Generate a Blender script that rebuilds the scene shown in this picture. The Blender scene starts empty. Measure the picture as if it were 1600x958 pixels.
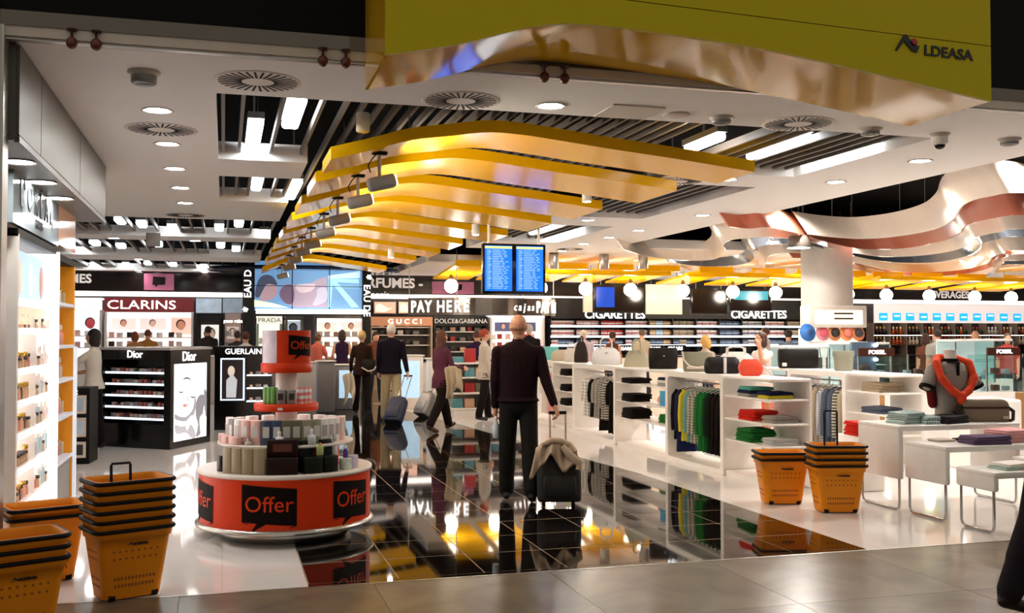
import bpy, math, random
import numpy as np
from mathutils import Vector, Matrix, Quaternion
from mathutils.kdtree import KDTree
R = math.radians
random.seed(11)
SC = bpy.context.scene
COL = SC.collection

# ------------------------------------------------------------------ camera, world, exposure
F_PIX, EYE = 1586.0, 1.62                       # focal length in pixels of the 1600x958 frame, eye height
YAW, PITCH = R(15.84), math.atan(44 / 1586)
FW = Vector((math.sin(YAW) * math.cos(PITCH), math.cos(YAW) * math.cos(PITCH), math.sin(PITCH)))
RT = Vector((math.cos(YAW), -math.sin(YAW), 0))
UP = RT.cross(FW)
cam_d = bpy.data.cameras.new('camera'); cam = bpy.data.objects.new('camera', cam_d); COL.objects.link(cam)
cam_d.sensor_width = 36; cam_d.lens = 36 * F_PIX / 1600; cam_d.clip_end = 200
cam.location = (0, 0, EYE)
cam.rotation_euler = FW.to_track_quat('-Z', 'Y').to_euler()
SC.camera = cam
w = bpy.data.worlds.new('concourse_ambience'); SC.world = w; w.use_nodes = True
w.node_tree.nodes['Background'].inputs[0].default_value = (1, .92, .78, 1)
w.node_tree.nodes['Background'].inputs[1].default_value = .31
SC.view_settings.view_transform = 'Standard'; SC.view_settings.look = 'None'
SC.view_settings.exposure = 0.3; SC.view_settings.gamma = 1.0; SC.view_settings.use_curve_mapping = False
SC.cycles.use_denoising = True
SC.cycles.caustics_reflective = False; SC.cycles.caustics_refractive = False
SC.cycles.adaptive_threshold = .035
SC.cycles.max_bounces = 9; SC.cycles.diffuse_bounces = 6; SC.cycles.glossy_bounces = 4; SC.cycles.transparent_max_bounces = 40
SC.cycles.sample_clamp_indirect = 6.0
LAMP = 115.0      # radiance of the recessed downlights
TUBE = 15.0      # radiance of the fluorescent ceiling lamps

def ray(px, py):
    return FW + RT * ((px - 800) / F_PIX) + UP * ((479 - py) / F_PIX)
def PZ(px, py, z=0.0):
    d = ray(px, py); t = (z - EYE) / d.z; return Vector((d.x * t, d.y * t, z))
def PY(px, py, Y):
    d = ray(px, py); t = Y / d.y; return Vector((d.x * t, Y, EYE + d.z * t))
def PX(px, py, X):
    d = ray(px, py); t = X / d.x; return Vector((X, d.y * t, EYE + d.z * t))

# ------------------------------------------------------------------ materials
def lin(c):
    if isinstance(c, str): c = [int(c[i:i + 2], 16) for i in (0, 2, 4)]
    return tuple(((v / 255) / 12.92 if v / 255 < .04045 else ((v / 255 + .055) / 1.055) ** 2.4) for v in c) + (1,)
MATS = {}
def M(name, c='808080', rough=.5, metal=0, emit=0, var=.08, scale=9.0, bump=0, coat=0, ecol=None, spec=.5):
    if name in MATS: return MATS[name]
    m = bpy.data.materials.new(name); m.use_nodes = True; nt = m.node_tree
    b = nt.nodes['Principled BSDF']; c = lin(c)
    b.inputs['Roughness'].default_value = rough; b.inputs['Metallic'].default_value = metal
    b.inputs['Coat Weight'].default_value = coat; b.inputs['Coat Roughness'].default_value = .05
    b.inputs['Specular IOR Level'].default_value = spec
    b.inputs['Base Color'].default_value = c
    if var or bump:
        tc = nt.nodes.new('ShaderNodeTexCoord'); nz = nt.nodes.new('ShaderNodeTexNoise')
        nz.inputs['Scale'].default_value = scale; nz.inputs['Detail'].default_value = 3
        nt.links.new(tc.outputs['Object'], nz.inputs['Vector'])
        if var:
            mx = nt.nodes.new('ShaderNodeMix'); mx.data_type = 'RGBA'
            mx.inputs[6].default_value = tuple(v * (1 - var) for v in c[:3]) + (1,)
            mx.inputs[7].default_value = tuple(min(1, v * (1 + var)) for v in c[:3]) + (1,)
            nt.links.new(nz.outputs[0], mx.inputs[0]); nt.links.new(mx.outputs[2], b.inputs['Base Color'])
        if bump:
            bp = nt.nodes.new('ShaderNodeBump'); bp.inputs['Strength'].default_value = bump; bp.inputs['Distance'].default_value = .02
            nt.links.new(nz.outputs[0], bp.inputs['Height']); nt.links.new(bp.outputs[0], b.inputs['Normal'])
    if emit:
        b.inputs['Emission Color'].default_value = lin(ecol) if ecol else c
        b.inputs['Emission Strength'].default_value = emit
    MATS[name] = m
    return m
def tex_mat(name, kind, c1, c2, scale=10, rough=.8, axis='X', ratio=.5, bump=0):
    """stripes, plaid, brick joints or marbling in the object's own coordinates"""
    if name in MATS: return MATS[name]
    m = M(name, c1, rough, var=0); nt = m.node_tree; b = nt.nodes['Principled BSDF']
    tc = nt.nodes.new('ShaderNodeTexCoord'); L = nt.links.new
    def mixc(fac, a, bb):
        mx = nt.nodes.new('ShaderNodeMix'); mx.data_type = 'RGBA'; L(fac, mx.inputs[0])
        for i, v in ((6, a), (7, bb)):
            if hasattr(v, 'is_linked'): L(v, mx.inputs[i])
            else: mx.inputs[i].default_value = v
        return mx.outputs[2]
    def wave(ax, sc):
        wv = nt.nodes.new('ShaderNodeTexWave'); wv.bands_direction = ax; wv.inputs['Scale'].default_value = sc
        L(tc.outputs['Object'], wv.inputs['Vector'])
        mp = nt.nodes.new('ShaderNodeMath'); mp.operation = 'GREATER_THAN'; mp.inputs[1].default_value = ratio
        L(wv.outputs['Fac'], mp.inputs[0]); return mp.outputs[0]
    a, bb = lin(c1), lin(c2)
    if kind == 'stripe': col = mixc(wave(axis, scale), a, bb)
    elif kind == 'plaid':
        mid = tuple((x + y) / 2 for x, y in zip(a, bb))
        col = mixc(wave('Z', scale), mixc(wave('X', scale), a, mid), mixc(wave('X', scale), mid, bb))
    elif kind == 'marble':
        nz = nt.nodes.new('ShaderNodeTexNoise'); nz.inputs['Scale'].default_value = scale; nz.inputs['Detail'].default_value = 8
        nz.inputs['Distortion'].default_value = 1.2
        L(tc.outputs['Object'], nz.inputs['Vector'])
        rp = nt.nodes.new('ShaderNodeValToRGB'); rp.color_ramp.elements[0].position = .36; rp.color_ramp.elements[1].position = .68
        rp.color_ramp.elements[0].color = a; rp.color_ramp.elements[1].color = bb
        L(nz.outputs[0], rp.inputs[0]); col = rp.outputs[0]
    elif kind == 'joint':
        br = nt.nodes.new('ShaderNodeTexBrick'); br.offset = 0; br.inputs['Scale'].default_value = 1
        br.inputs['Brick Width'].default_value = scale; br.inputs['Row Height'].default_value = scale
        br.inputs['Mortar Size'].default_value = .003; br.inputs['Color1'].default_value = a; br.inputs['Color2'].default_value = a
        br.inputs['Mortar'].default_value = bb
        L(tc.outputs['Object'], br.inputs['Vector']); col = br.outputs[0]
    L(col, b.inputs['Base Color'])
    return m
def glass_mat(name, tint='ffffff', refl=.08):
    if name in MATS: return MATS[name]
    m = bpy.data.materials.new(name); m.use_nodes = True; nt = m.node_tree; nt.nodes.clear()
    o = nt.nodes.new('ShaderNodeOutputMaterial'); mx = nt.nodes.new('ShaderNodeMixShader')
    t = nt.nodes.new('ShaderNodeBsdfTransparent'); g = nt.nodes.new('ShaderNodeBsdfGlossy'); fr = nt.nodes.new('ShaderNodeMath'); lw_ = nt.nodes.new('ShaderNodeLayerWeight'); pw_ = nt.nodes.new('ShaderNodeMath')
    t.inputs[0].default_value = lin(tint); g.inputs['Roughness'].default_value = .02; lw_.inputs[0].default_value = .5; pw_.operation = 'POWER'; pw_.inputs[1].default_value = 4.5; fr.operation = 'MULTIPLY_ADD'; fr.inputs[1].default_value = .7; fr.inputs[2].default_value = .03; nt.links.new(lw_.outputs['Facing'], pw_.inputs[0]); nt.links.new(pw_.outputs[0], fr.inputs[0])
    nt.links.new(fr.outputs[0], mx.inputs[0]); nt.links.new(t.outputs[0], mx.inputs[1]); nt.links.new(g.outputs[0], mx.inputs[2])
    nt.links.new(mx.outputs[0], o.inputs[0]); MATS[name] = m; return m

# ------------------------------------------------------------------ mesh collecting
class MB:
    def __init__(s): s.v = []; s.f = []; s.m = []; s.sm = []
    def add(s, vs, fs, mi=0, smooth=False):
        o = len(s.v); s.v += [tuple(p) for p in vs]
        for f in fs: s.f.append([i + o for i in f]); s.m.append(mi); s.sm.append(smooth)
        return s
    def box(s, x0, x1, y0, y1, z0, z1, mi=0, mat=None):
        vs = [Vector(p) for p in ((x0,y0,z0),(x1,y0,z0),(x1,y1,z0),(x0,y1,z0),(x0,y0,z1),(x1,y0,z1),(x1,y1,z1),(x0,y1,z1))]
        if mat: vs = [mat @ p for p in vs]
        return s.add(vs, ((0,3,2,1),(4,5,6,7),(0,1,5,4),(1,2,6,5),(2,3,7,6),(3,0,4,7)), mi)
    def rings(s, rings, mi=0, cap=True, smooth=True, closed=True):
        n = len(rings[0]); vs = [p for r in rings for p in r]; fs = []
        for i in range(len(rings) - 1):
            for j in range(n if closed else n - 1):
                a, b = i * n + j, i * n + (j + 1) % n; fs.append((a, b, b + n, a + n))
        s.add(vs, fs, mi, smooth)
        if cap:
            s.add(rings[0], [tuple(range(n))[::-1]], mi); s.add(rings[-1], [tuple(range(n))], mi)
        return s
    def tube(s, pts, r, n=8, mi=0, cap=True):
        pts = [Vector(p) for p in pts]; rs = []; u = None
        rr = r if hasattr(r, '__len__') else [r] * len(pts)
        for i, p in enumerate(pts):
            d = (pts[min(i + 1, len(pts) - 1)] - pts[max(i - 1, 0)]).normalized()
            if u is None: u = d.orthogonal().normalized()
            else: u = (u - d * u.dot(d)).normalized() if (u - d * u.dot(d)).length > 1e-6 else d.orthogonal().normalized()
            v = d.cross(u)
            rs.append([p + (u * math.cos(2 * math.pi * k / n) + v * math.sin(2 * math.pi * k / n)) * rr[i] for k in range(n)])
        return s.rings(rs, mi, cap)
    def lathe(s, prof, c=(0, 0, 0), n=16, mi=0, cap=True):
        return s.rings([[(c[0] + r * math.cos(2 * math.pi * k / n), c[1] + r * math.sin(2 * math.pi * k / n), c[2] + z) for k in range(n)] for r, z in prof], mi, cap)
    def prism(s, poly, d0, d1, mi=0, plane='XZ', mat=None):
        """polygon extruded along the third axis; XZ: (x,z) counter-clockwise seen from -Y"""
        def P(p, d): return Vector((p[0], d, p[1])) if plane == 'XZ' else (Vector((p[0], p[1], d)) if plane == 'XY' else Vector((d, p[0], p[1])))
        a = [P(p, d0) for p in poly]; b = [P(p, d1) for p in poly]; n = len(poly)
        if mat: a = [mat @ p for p in a]; b = [mat @ p for p in b]
        s.add(a, [tuple(range(n))], mi); s.add(b, [tuple(range(n))[::-1]], mi)
        return s.add(a + b, [(i, i + n, (i + 1) % n + n, (i + 1) % n) for i in range(n)], mi)
    def ell(s, c, rx, ry, rz, n=12, m=8, mi=0, mat=None):
        rs = []
        for i in range(m + 1):
            t = math.pi * i / m - math.pi / 2; q = max(math.cos(t), .02)
            rs.append([Vector((rx * q * math.cos(2 * math.pi * k / n), ry * q * math.sin(2 * math.pi * k / n), rz * math.sin(t))) for k in range(n)])
        if mat: rs = [[mat @ p for p in r] for r in rs]
        return s.rings([[p + Vector(c) for p in r] for r in rs], mi)
    def rbox(s, x0, x1, y0, y1, z0, z1, r=.02, seg=3, mi=0, squash=1):
        """box with rounded vertical edges and softened top and bottom"""
        def ring(z, ins):
            out = []
            for cx, cy, a0 in ((x1 - r, y1 - r, 0), (x0 + r, y1 - r, 90), (x0 + r, y0 + r, 180), (x1 - r, y0 + r, 270)):
                for k in range(seg + 1):
                    a = R(a0 + 90 * k / seg); out.append((cx + (r - ins) * math.cos(a), cy + (r - ins) * math.sin(a), z))
            return out
        q = min(r, (z1 - z0) / 2.2) * squash
        return s.rings([ring(z0, q * .9 if q < r else r * .9), ring(z0 + q * .3, q * .3), ring(z0 + q, 0), ring(z1 - q, 0), ring(z1 - q * .3, q * .3), ring(z1, min(q, r) * .9)], mi)
    def mesh(s, name, mats):
        me = bpy.data.meshes.new(name); me.from_pydata(s.v, [], s.f)
        for mt in (mats if isinstance(mats, (list, tuple)) else [mats]): me.materials.append(mt)
        me.polygons.foreach_set('material_index', s.m); me.polygons.foreach_set('use_smooth', s.sm); me.update()
        return me
    def build(s, name, mats, parent=None, loc=(0, 0, 0), rz=0):
        return link(name, s.mesh(name, mats), parent, loc, rz)
def link(name, data, parent=None, loc=(0, 0, 0), rz=0):
    o = bpy.data.objects.new(name, data); COL.objects.link(o)
    if parent is not None: o.parent = parent
    o.location = loc; o.rotation_euler = (0, 0, rz)
    return o
def tag(o, label=None, cat=None, group=None, kind=None):
    if label: o['label'] = label
    if cat: o['category'] = cat
    if group: o['group'] = group
    if kind: o['kind'] = kind
    return o
def thing(name, label, cat, loc=(0, 0, 0), rz=0, group=None):
    return tag(link(name, None, None, loc, rz), label, cat, group)
def struct(name, mb, mats, loc=(0, 0, 0), rz=0):
    return tag(mb.build(name, mats, None, loc, rz), kind='structure')
KIDS = {}
def copy_tree(o, parent=None, loc=None, rz=None, label=None, group=None):
    c = o.copy(); COL.objects.link(c); c.parent = parent
    if loc is not None: c.location = loc
    if rz is not None: c.rotation_euler = (0, 0, rz)
    if label: c['label'] = label
    if group: c['group'] = group
    for ch in KIDS.get(o.name) or [x for x in o.children]:
        copy_tree(ch, c)
    return c
class Proto:
    """the first placement moves the source itself, later ones copy it and its parts"""
    def __init__(s, o): s.o = o; s.used = False; KIDS[o.name] = list(o.children); [KIDS.setdefault(k.name, list(k.children)) for k in o.children]
    def put(s, loc, rz=0, label=None, group=None, scale=None):
        if not s.used: s.used = True; c = s.o; c.location = loc; c.rotation_euler = (0, 0, rz)
        else: c = copy_tree(s.o, None, loc, rz)
        if label: c['label'] = label
        if group: c['group'] = group
        if scale: c.scale = scale
        return c
_dg = bpy.context.evaluated_depsgraph_get
def text_mesh(body, size, bold=0, extrude=.004, align='CENTER', shear=0, sx=1.0):
    cu = bpy.data.curves.new('lettering', 'FONT'); cu.body = body; cu.size = size; cu.extrude = extrude
    cu.offset = bold * size; cu.align_x = align; cu.align_y = 'CENTER'; cu.shear = shear; cu.resolution_u = 3
    o = bpy.data.objects.new('lettering', cu); COL.objects.link(o)
    me = bpy.data.meshes.new_from_object(o.evaluated_get(_dg()))
    bpy.data.objects.remove(o); bpy.data.curves.remove(cu)
    if sx != 1: me.transform(Matrix.Diagonal((sx, 1, 1, 1)))
    return me
def text(body, size, mat, parent, loc, rz=0, bold=0, extrude=.004, rot=None, align='CENTER', shear=0, sx=1.0, name='lettering'):
    """lettering standing in the XZ plane, read from -Y"""
    me = text_mesh(body, size, bold, extrude, align, shear, sx); me.materials.clear(); me.materials.append(mat)
    o = link(name, me, parent, loc)
    o.rotation_euler = rot or (R(90), 0, rz)
    return o
ORDW = ['first', 'second', 'third', 'fourth', 'fifth', 'sixth', 'seventh', 'eighth', 'ninth', 'tenth', 'eleventh', 'twelfth']
def ORD(n): return ORDW[n - 1] if n <= 12 else '%d%s' % (n, {1: 'st', 2: 'nd', 3: 'rd'}.get(n % 10 if n > 20 else 0, 'th'))
def soft(pts, k=4):
    """a closed outline rounded through its points"""
    n = len(pts); out = []
    for i in range(n):
        p0, p1, p2, p3 = (Vector(pts[(i + j) % n]) for j in (-1, 0, 1, 2))
        for j in range(k):
            t = j / k; q = .5 * ((2 * p1) + (p2 - p0) * t + (2 * p0 - 5 * p1 + 4 * p2 - p3) * t * t + (3 * p1 - p0 - 3 * p2 + p3) * t ** 3); out.append((q.x, q.y))
    return out
def local(root, p):
    return root.matrix_basis @ Vector(p)

WHITE = M('white_laminate', 'f2ede8', .3)
BLACK = M('black_gloss', '0b0a0b', .18)
BLACKM = M('black_matte', '0e0c0c', .6, spec=.2)
CHROME = M('chrome', 'c9c9c9', .15, 1, var=0)
STEEL = M('brushed_steel', 'b8b4ae', .3, 1)
GREYM = M('grey_metal', '8c8a88', .4, .3)
YEL = M('yellow_lacquer', 'f8b806', .17, var=.03, spec=.12)
ORANGE = M('orange_vinyl', 'd83a0c', .4, var=.04, spec=.2)
PLENUM = M('dark_plenum', '0a0706', .95, spec=.1)
CEILM = M('ceiling_paint', 'f4f1ee', .75, var=.02)
LAMPM = M('lamp_diffuser', 'fffaf3', .4, emit=LAMP, var=0)
TUBEM = M('tube_diffuser', 'f6fbff', .4, emit=TUBE, var=0)
SIGNW = M('lit_white_sign', 'ffffff', .4, emit=2.5, var=0)
GLASS = glass_mat('clear_glass', 'f4fbfa')
# ------------------------------------------------------------------ floors
YT = 6.67                                       # line of the shop threshold
XA0, XA1 = .54, 4.68                            # the black aisle
stone = tex_mat('concourse_stone', 'marble', '655a4c', '84775f', 1.3, .24)
stone.node_tree.nodes['Principled BSDF'].inputs['Specular IOR Level'].default_value = .16
mb = MB().box(-12, 22, -8, YT - .02, -.12, -.006); fl = struct('floor', mb, M('stone_joint', '4a433c', .6))
tile = MB().box(-.598, .598, -.598, .598, -.03, 0).mesh('slab', stone)
for i in range(-3, 8):
    for j in range(3):
        link('slab', tile, fl, (.95 + .6 + 1.2 * i, YT - .62 - 1.2 * j, 0))
aisle = struct('floor_aisle', MB().box(XA0, XA1, YT, 30.4, -.12, -.0015), M('aisle_grout_glint', 'd0b898', .5))  # tan grout, lightened to stand for the glint of bevelled tile edges
blackt = tex_mat('black_granite', 'marble', '0a0807', '1d1511', 3.0, .035)
tl = MB().box(-.2925, .2925, -.2935, .2935, -.03, 0).mesh('tile', blackt)
nx = 7; wx = (XA1 - XA0) / nx
y = YT + .08
rows = 0
while rows < 10:
    for i in range(nx):
        link('tile', tl, aisle, (XA0 + wx * (i + .5), y + .3, 0))
    y += .6; rows += 1
MB().box(XA0, XA1, YT + .003, YT + .078, -.03, 0).build('tile', blackt, aisle)
far = tex_mat('black_granite_far', 'joint', '0e0b09', 'b09878', .6, .035)
MB().box(0, wx * nx, 0, 30.4 - y, -.03, 0).build('tile_field', far, aisle, (XA0, y, 0))
whitef = tex_mat('white_polished_tile', 'joint', 'e6e1dd', 'cfc6bf', 1.2, .06)
struct('floor_left', MB().box(-8, XA0 - .006, YT, 30.4, -.12, 0), whitef)
struct('floor_right', MB().prism([(XA1 + .006, YT), (32, YT), (32, 30.4), (4.62, 30.4), (4.62, 24), (XA1 + .006, 11.5)], -.12, 0, plane='XY'), whitef)
MB().prism([(4.69, 10.9), (4.69, 24), (3.4, 24), (4.1, 18.0), (4.45, 13.6)], .0, .004, plane='XY').build('floor_wedge', whitef, bpy.data.objects['floor_right'])
tag(MB().box(-1.3, 7.5, YT - .02, YT + .002, -.02, .002).build('trim_1', STEEL), kind='structure')

# ------------------------------------------------------------------ walls and plenum
wallm = M('dark_wall', '1c1717', .5)
lw = M('light_wall', 'cfc9c4', .6)
struct('wall_back', MB().box(-8.2, 32, 30.4, 30.7, 0, 4.6), wallm)
struct('wall_left', MB().box(-8.3, -8.0, 11.4, 30.7, 0, 4.6), lw)
struct('wall_side', MB().box(-2.4, -2.2, 6.6, 11.4, 0, 4.6).box(-8.2, -2.2, 11.4, 11.6, 0, 4.6), lw)
struct('wall_right', MB().box(32, 32.3, 6.6, 30.7, 0, 4.6), lw)
struct('wall_front', MB().box(10.5, 32.3, 6.45, 6.65, 0, 4.6), wallm)
struct('ceiling_plenum', MB().box(-8.3, 32.3, 6.5, 30.7, 4.6, 4.8), PLENUM)

# ------------------------------------------------------------------ ceiling with slatted bays
ZC = 3.4
holes = [(-.07, .82, 7.75, 10.65), (-.07, .82, 11.8, 13.95), (-6.5, .82, 16.3, 19.3), (-6.5, .82, 20.2, 24.2), (-6.5, .82, 25.8, 29.6),
         (.82, 4.75, 7.75, 29.6), (4.75, 6.17, 7.75, 10.1), (4.75, 6.17, 10.95, 14.4), (4.75, 6.17, 15.6, 18.6), (4.75, 6.17, 20.2, 24.2),
         (7.65, 27, 7.6, 19.2)]
xs = sorted({-8.2, 32, *[h[0] for h in holes], *[h[1] for h in holes]}); ys = sorted({6.72, 30.5, *[h[2] for h in holes], *[h[3] for h in holes]})
def solid(i, j):
    if not (0 <= i < len(xs) - 1 and 0 <= j < len(ys) - 1): return True
    cx, cy = (xs[i] + xs[i + 1]) / 2, (ys[j] + ys[j + 1]) / 2
    return not any(h[0] < cx < h[1] and h[2] < cy < h[3] for h in holes)
mb = MB(); ZR = 3.58
for i in range(len(xs) - 1):
    for j in range(len(ys) - 1):
        if not solid(i, j): continue
        a, b, c, d = xs[i], xs[i + 1], ys[j], ys[j + 1]
        mb.add([(a, c, ZC), (a, d, ZC), (b, d, ZC), (b, c, ZC)], [(0, 1, 2, 3)])
        mb.add([(a, c, ZC + .04), (a, d, ZC + .04), (b, d, ZC + .04), (b, c, ZC + .04)], [(3, 2, 1, 0)])
        for ok, e in ((solid(i - 1, j), ((a, c), (a, d))), (solid(i + 1, j), ((b, c), (b, d))), (solid(i, j - 1), ((a, c), (b, c))), (solid(i, j + 1), ((a, d), (b, d)))):
            if not ok:
                p, q = e; mb.add([(*p, ZC), (*q, ZC), (*q, ZR), (*p, ZR)], [(0, 1, 2, 3)])
ceil = struct('ceiling', mb, CEILM)
slatm = M('slat_grey', '6f6862', .5)
def slat_mesh(L): return MB().box(-.015, .015, 0, L, 0, .075).mesh('slat', slatm)
SLATS = []
def slats(x0, x1, y0, y1, z=3.47, step=.155, skip=None):
    me = slat_mesh(y1 - y0 - .02); n = int((x1 - x0) / step)
    for k in range(n + 1):
        x = x0 + .05 + k * step
        if x > x1 - .03: break
        SLATS.append((link('slat', me, ceil, (x, y0 + .01, z)), x, y0, y1))
slats(-.07, .8, 7.75, 10.65); slats(-.07, .8, 11.8, 13.95)
slats(-3.2, .8, 16.3, 19.3, step=.2); slats(-3.4, .8, 20.2, 24.2, step=.25); slats(-3.6, .8, 25.8, 29.6, step=.35)
slats(.84, 4.75, 7.77, 15.6, z=3.67); slats(.84, 4.75, 15.7, 29.5, z=3.67, step=.31)
slats(4.77, 6.17, 7.75, 10.1); slats(4.77, 6.17, 10.95, 14.4); slats(4.77, 6.17, 15.6, 18.6)

ordn0 = ORDW
# fluorescent lamps between the slats
def lamp_mesh(L, wd):
    return MB().rbox(-wd / 2, wd / 2, 0, L, -.05, .03, r=min(.03, wd * .3), seg=3).mesh('diffuser', TUBEM)
LM = {}
def slat_lamp(x, y0, y1, wd, label, z=3.52):
    key = (round(y1 - y0, 2), wd)
    for q in list(SLATS):
        if abs(q[1] - x) < wd / 2 + .02 and q[2] < y1 and q[3] > y0: SLATS.remove(q); bpy.data.objects.remove(q[0])
    t = thing('ceiling_lamp', label, 'lamp', (x, y0, z), 0, 'fluorescent lamps between the ceiling slats')
    if key not in LM:
        LM[key] = (lamp_mesh(y1 - y0, wd), MB().box(-wd / 2 - .008, wd / 2 + .008, -.01, y1 - y0 + .01, .03, .09).mesh('housing', GREYM), MB().box(-.01, .01, (y1 - y0) / 2 - .01, (y1 - y0) / 2 + .01, .09, 1.12).mesh('rod', GREYM))
    for k, nm in enumerate(('diffuser', 'housing', 'rod')): link(nm, LM[key][k], t)
def lamp_px(a, b, wd, label, z=3.52):
    p, q = PZ(*a, z), PZ(*b, z); y0, y1 = sorted((p.y, q.y)); slat_lamp((p.x + q.x) / 2, y0, y1, wd, label, z)
lamp_px((397, 190), (397, 232), .13, 'long rounded white lamp nearest the ceiling corner, above the cosmetics aisle')
lamp_px((460, 153), (458, 194), .15, 'long rounded white lamp above the first yellow wave, cut by the ceiling edge')
for a, b, lb in (((1130, 211), (1072, 233), 'slanting strip lamp just behind the first yellow wave'), ((1262, 211), (1172, 243), 'middle one of three slanting strip lamps'), ((1370, 220), (1252, 254), 'longest strip lamp, nearest the right end of the slats')):
    lamp_px(a, b, .09, lb)
lamp_px((402, 275), (402, 293), .13, 'rounded lamp in the second slatted bay, nearer the plain wall')
lamp_px((463, 283), (455, 307), .13, 'rounded lamp in the second slatted bay, touching the yellow waves')
lamp_px((1085, 306), (1020, 330), .1, 'dim strip lamp in the second bay right of the waves')
lamp_px((863, 351), (833, 363), .12, 'short strip lamp in the third bay just above the flight screens')
lamp_px((895, 357), (850, 371), .12, 'long strip lamp in the third bay above the flight screens')
for n, row in (('third', ((390, 105), (540, 130), (752, 155), (1078, 155), (1215, 125), (1388, 195))), ('fourth', ((215, 262), (395, 282), (652, 270), (1088, 278), (1195, 303), (130, 308))), ('fifth', ((215, 410), (430, 413), (582, 402), (760, 412), (972, 425)))):
    for k, (a, b) in enumerate(row):
        c = PZ(100 + a * .225, 320 + b * .225, 3.52)
        slat_lamp(c.x, c.y - .28, c.y + .28, .15 if n == 'third' else .17, '%s small bright lamp along the %s slatted bay above the perfumes' % (ordn0[k], n))

# recessed downlights
ring = MB().lathe([(.085, .01), (.115, 0), (.125, -.008), (.118, -.012), (.088, -.004), (.085, .05)], n=24, cap=False).mesh('trim_ring', M('downlight_ring', 'd8d2cc', .3))
disc = MB().lathe([(.001, -.004), (.086, -.004), (.088, .02), (.001, .02)], n=24, cap=False).mesh('diffuser', LAMPM)
DL = []
def downlight(x, y, label, z=ZC):
    t = thing('downlight', label, 'lamp', (x, y, z), 0, 'round recessed downlights'); link('trim_ring', ring, t); link('diffuser', disc, t); DL.append(t)
for k, nm in enumerate(('first', 'second', 'third', 'fourth', 'fifth')):
    downlight(-.52, 8.46 + 1.47 * k, '%s round downlight from the front in the row beside the plain wall' % nm)
downlight(2.43, 7.46, 'round downlight at the front between a vent and the yellow wave')
for (px, py), lb in zip(((1438, 251), (1306, 284), (1137, 280), (1098, 336), (998, 360), (952, 371), (912, 381), (919, 344)),
        ('nearest round downlight beside the dark void', 'second round downlight along the dark void', 'round downlight past the tip of the first yellow wave', 'round downlight by the tip of the pink canopy',
         'round downlight left of the small dark triangle', 'round downlight above the exit sign', 'small far downlight beside a round vent', 'round downlight under the second bay near the waves')):
    c = PZ(px, py, ZC); downlight(c.x, c.y, lb)
for nd, (px, py) in enumerate(((178, 372), (305, 376), (216, 405), (216, 423), (320, 425))):
    c = PZ(px, py, ZC); downlight(c.x, c.y, '%s small far downlight between the slatted bays above the perfumes' % ORD(nd + 1))
for i, x in enumerate((6.9, 9.5, 13, 17, 21, 25)):  # extra downlights, added to give the far and unseen floor enough light
    for j, y in enumerate((20.4, 22.5, 25, 27.5)): downlight(x, y, 'added small far downlight over the shop floor, row %s from the front, %s across' % (ordn0[j], ordn0[i]))

# round diffuser vents
vb = MB().lathe([(.001, .004), (.21, .004), (.215, -.004), (.2, -.006), (.001, -.006)], n=32, cap=False).mesh('plate', M('vent_plate', 'e6dfd8', .6))
slot = MB().box(.08, .195, -.0055, .0055, -.0085, -.0055).mesh('slot', BLACKM)
for p, lb in (((403, 127), 'round slotted vent at the front corner of the first slatted bay'), ((252, 202), 'round slotted vent between two downlights beside the plain wall'), ((720, 157), 'round slotted vent above the first yellow wave'),
              ((1247, 193), 'round slotted vent under the yellow sign box'), ((290, 336), 'small far round vent above the perfume area'), ((1060, 283), 'round vent peeking out at the tip of the second wave'), ((891, 389), 'small far round vent near the flight screens')):
    c = PZ(*p, ZC); t = thing('ceiling_vent', lb, 'vent', c, 0, 'round slotted ceiling vents'); s = 1.0; link('plate', vb, t)
    for k in range(30): link('slot', slot, t, (0, 0, 0), R(12 * k))
    t.scale = (1.4, 1.4, 1)
# other ceiling fittings
def fitting(p, r, h, label, name='ceiling_spotlight', cat='lamp', dark=False):
    c = PZ(*p, ZC); t = thing(name, label, cat, c)
    MB().lathe([(r * 1.25, 0), (r * 1.3, -.01), (r, -.02), (r, -.03)], n=20).build('mounting_ring', M('fit_ring', 'cac2ba', .4), t)
    MB().lathe([(r * .95, -.02), (r, -.03), (r * .98, -h * .85), (r * .8, -h), (.005, -h)], n=20, cap=False).build('housing', GREYM if not dark else WHITE, t)
    if dark: MB().ell((0, 0, -h), r * .7, r * .7, r * .6).build('lens', BLACK, t)
    else: MB().lathe([(.001, -h - .002), (r * .6, -h - .002), (r * .6, -h + .01)], n=16, cap=False).build('lens', M('unlit_lens', '6b6660', .3), t)
fitting((225, 112), .085, .09, 'grey cylinder spotlight switched off near the front corner')
fitting((1127, 183), .08, .06, 'grey unlit gimbal spotlight right of the plain ceiling hatch')
fitting((1360, 201), .08, .06, 'grey unlit gimbal spotlight half hidden by the yellow box')
fitting((1577, 217), .08, .06, 'grey unlit gimbal spotlight at the far end of the ceiling edge')
fitting((1468, 209), .07, .1, 'white dome camera with dark lens under the ceiling', 'security_camera', 'camera', True)
c = PZ(178, 312, ZC); 
tag(MB().rbox(-.1, .1, -.02, .0, -.1, .1, r=.009).build('wall_speaker', GREYM, None, (-1.0, 15.6, 3.0)), 'small beige square speaker box on the ceiling beam', 'speaker')

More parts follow.
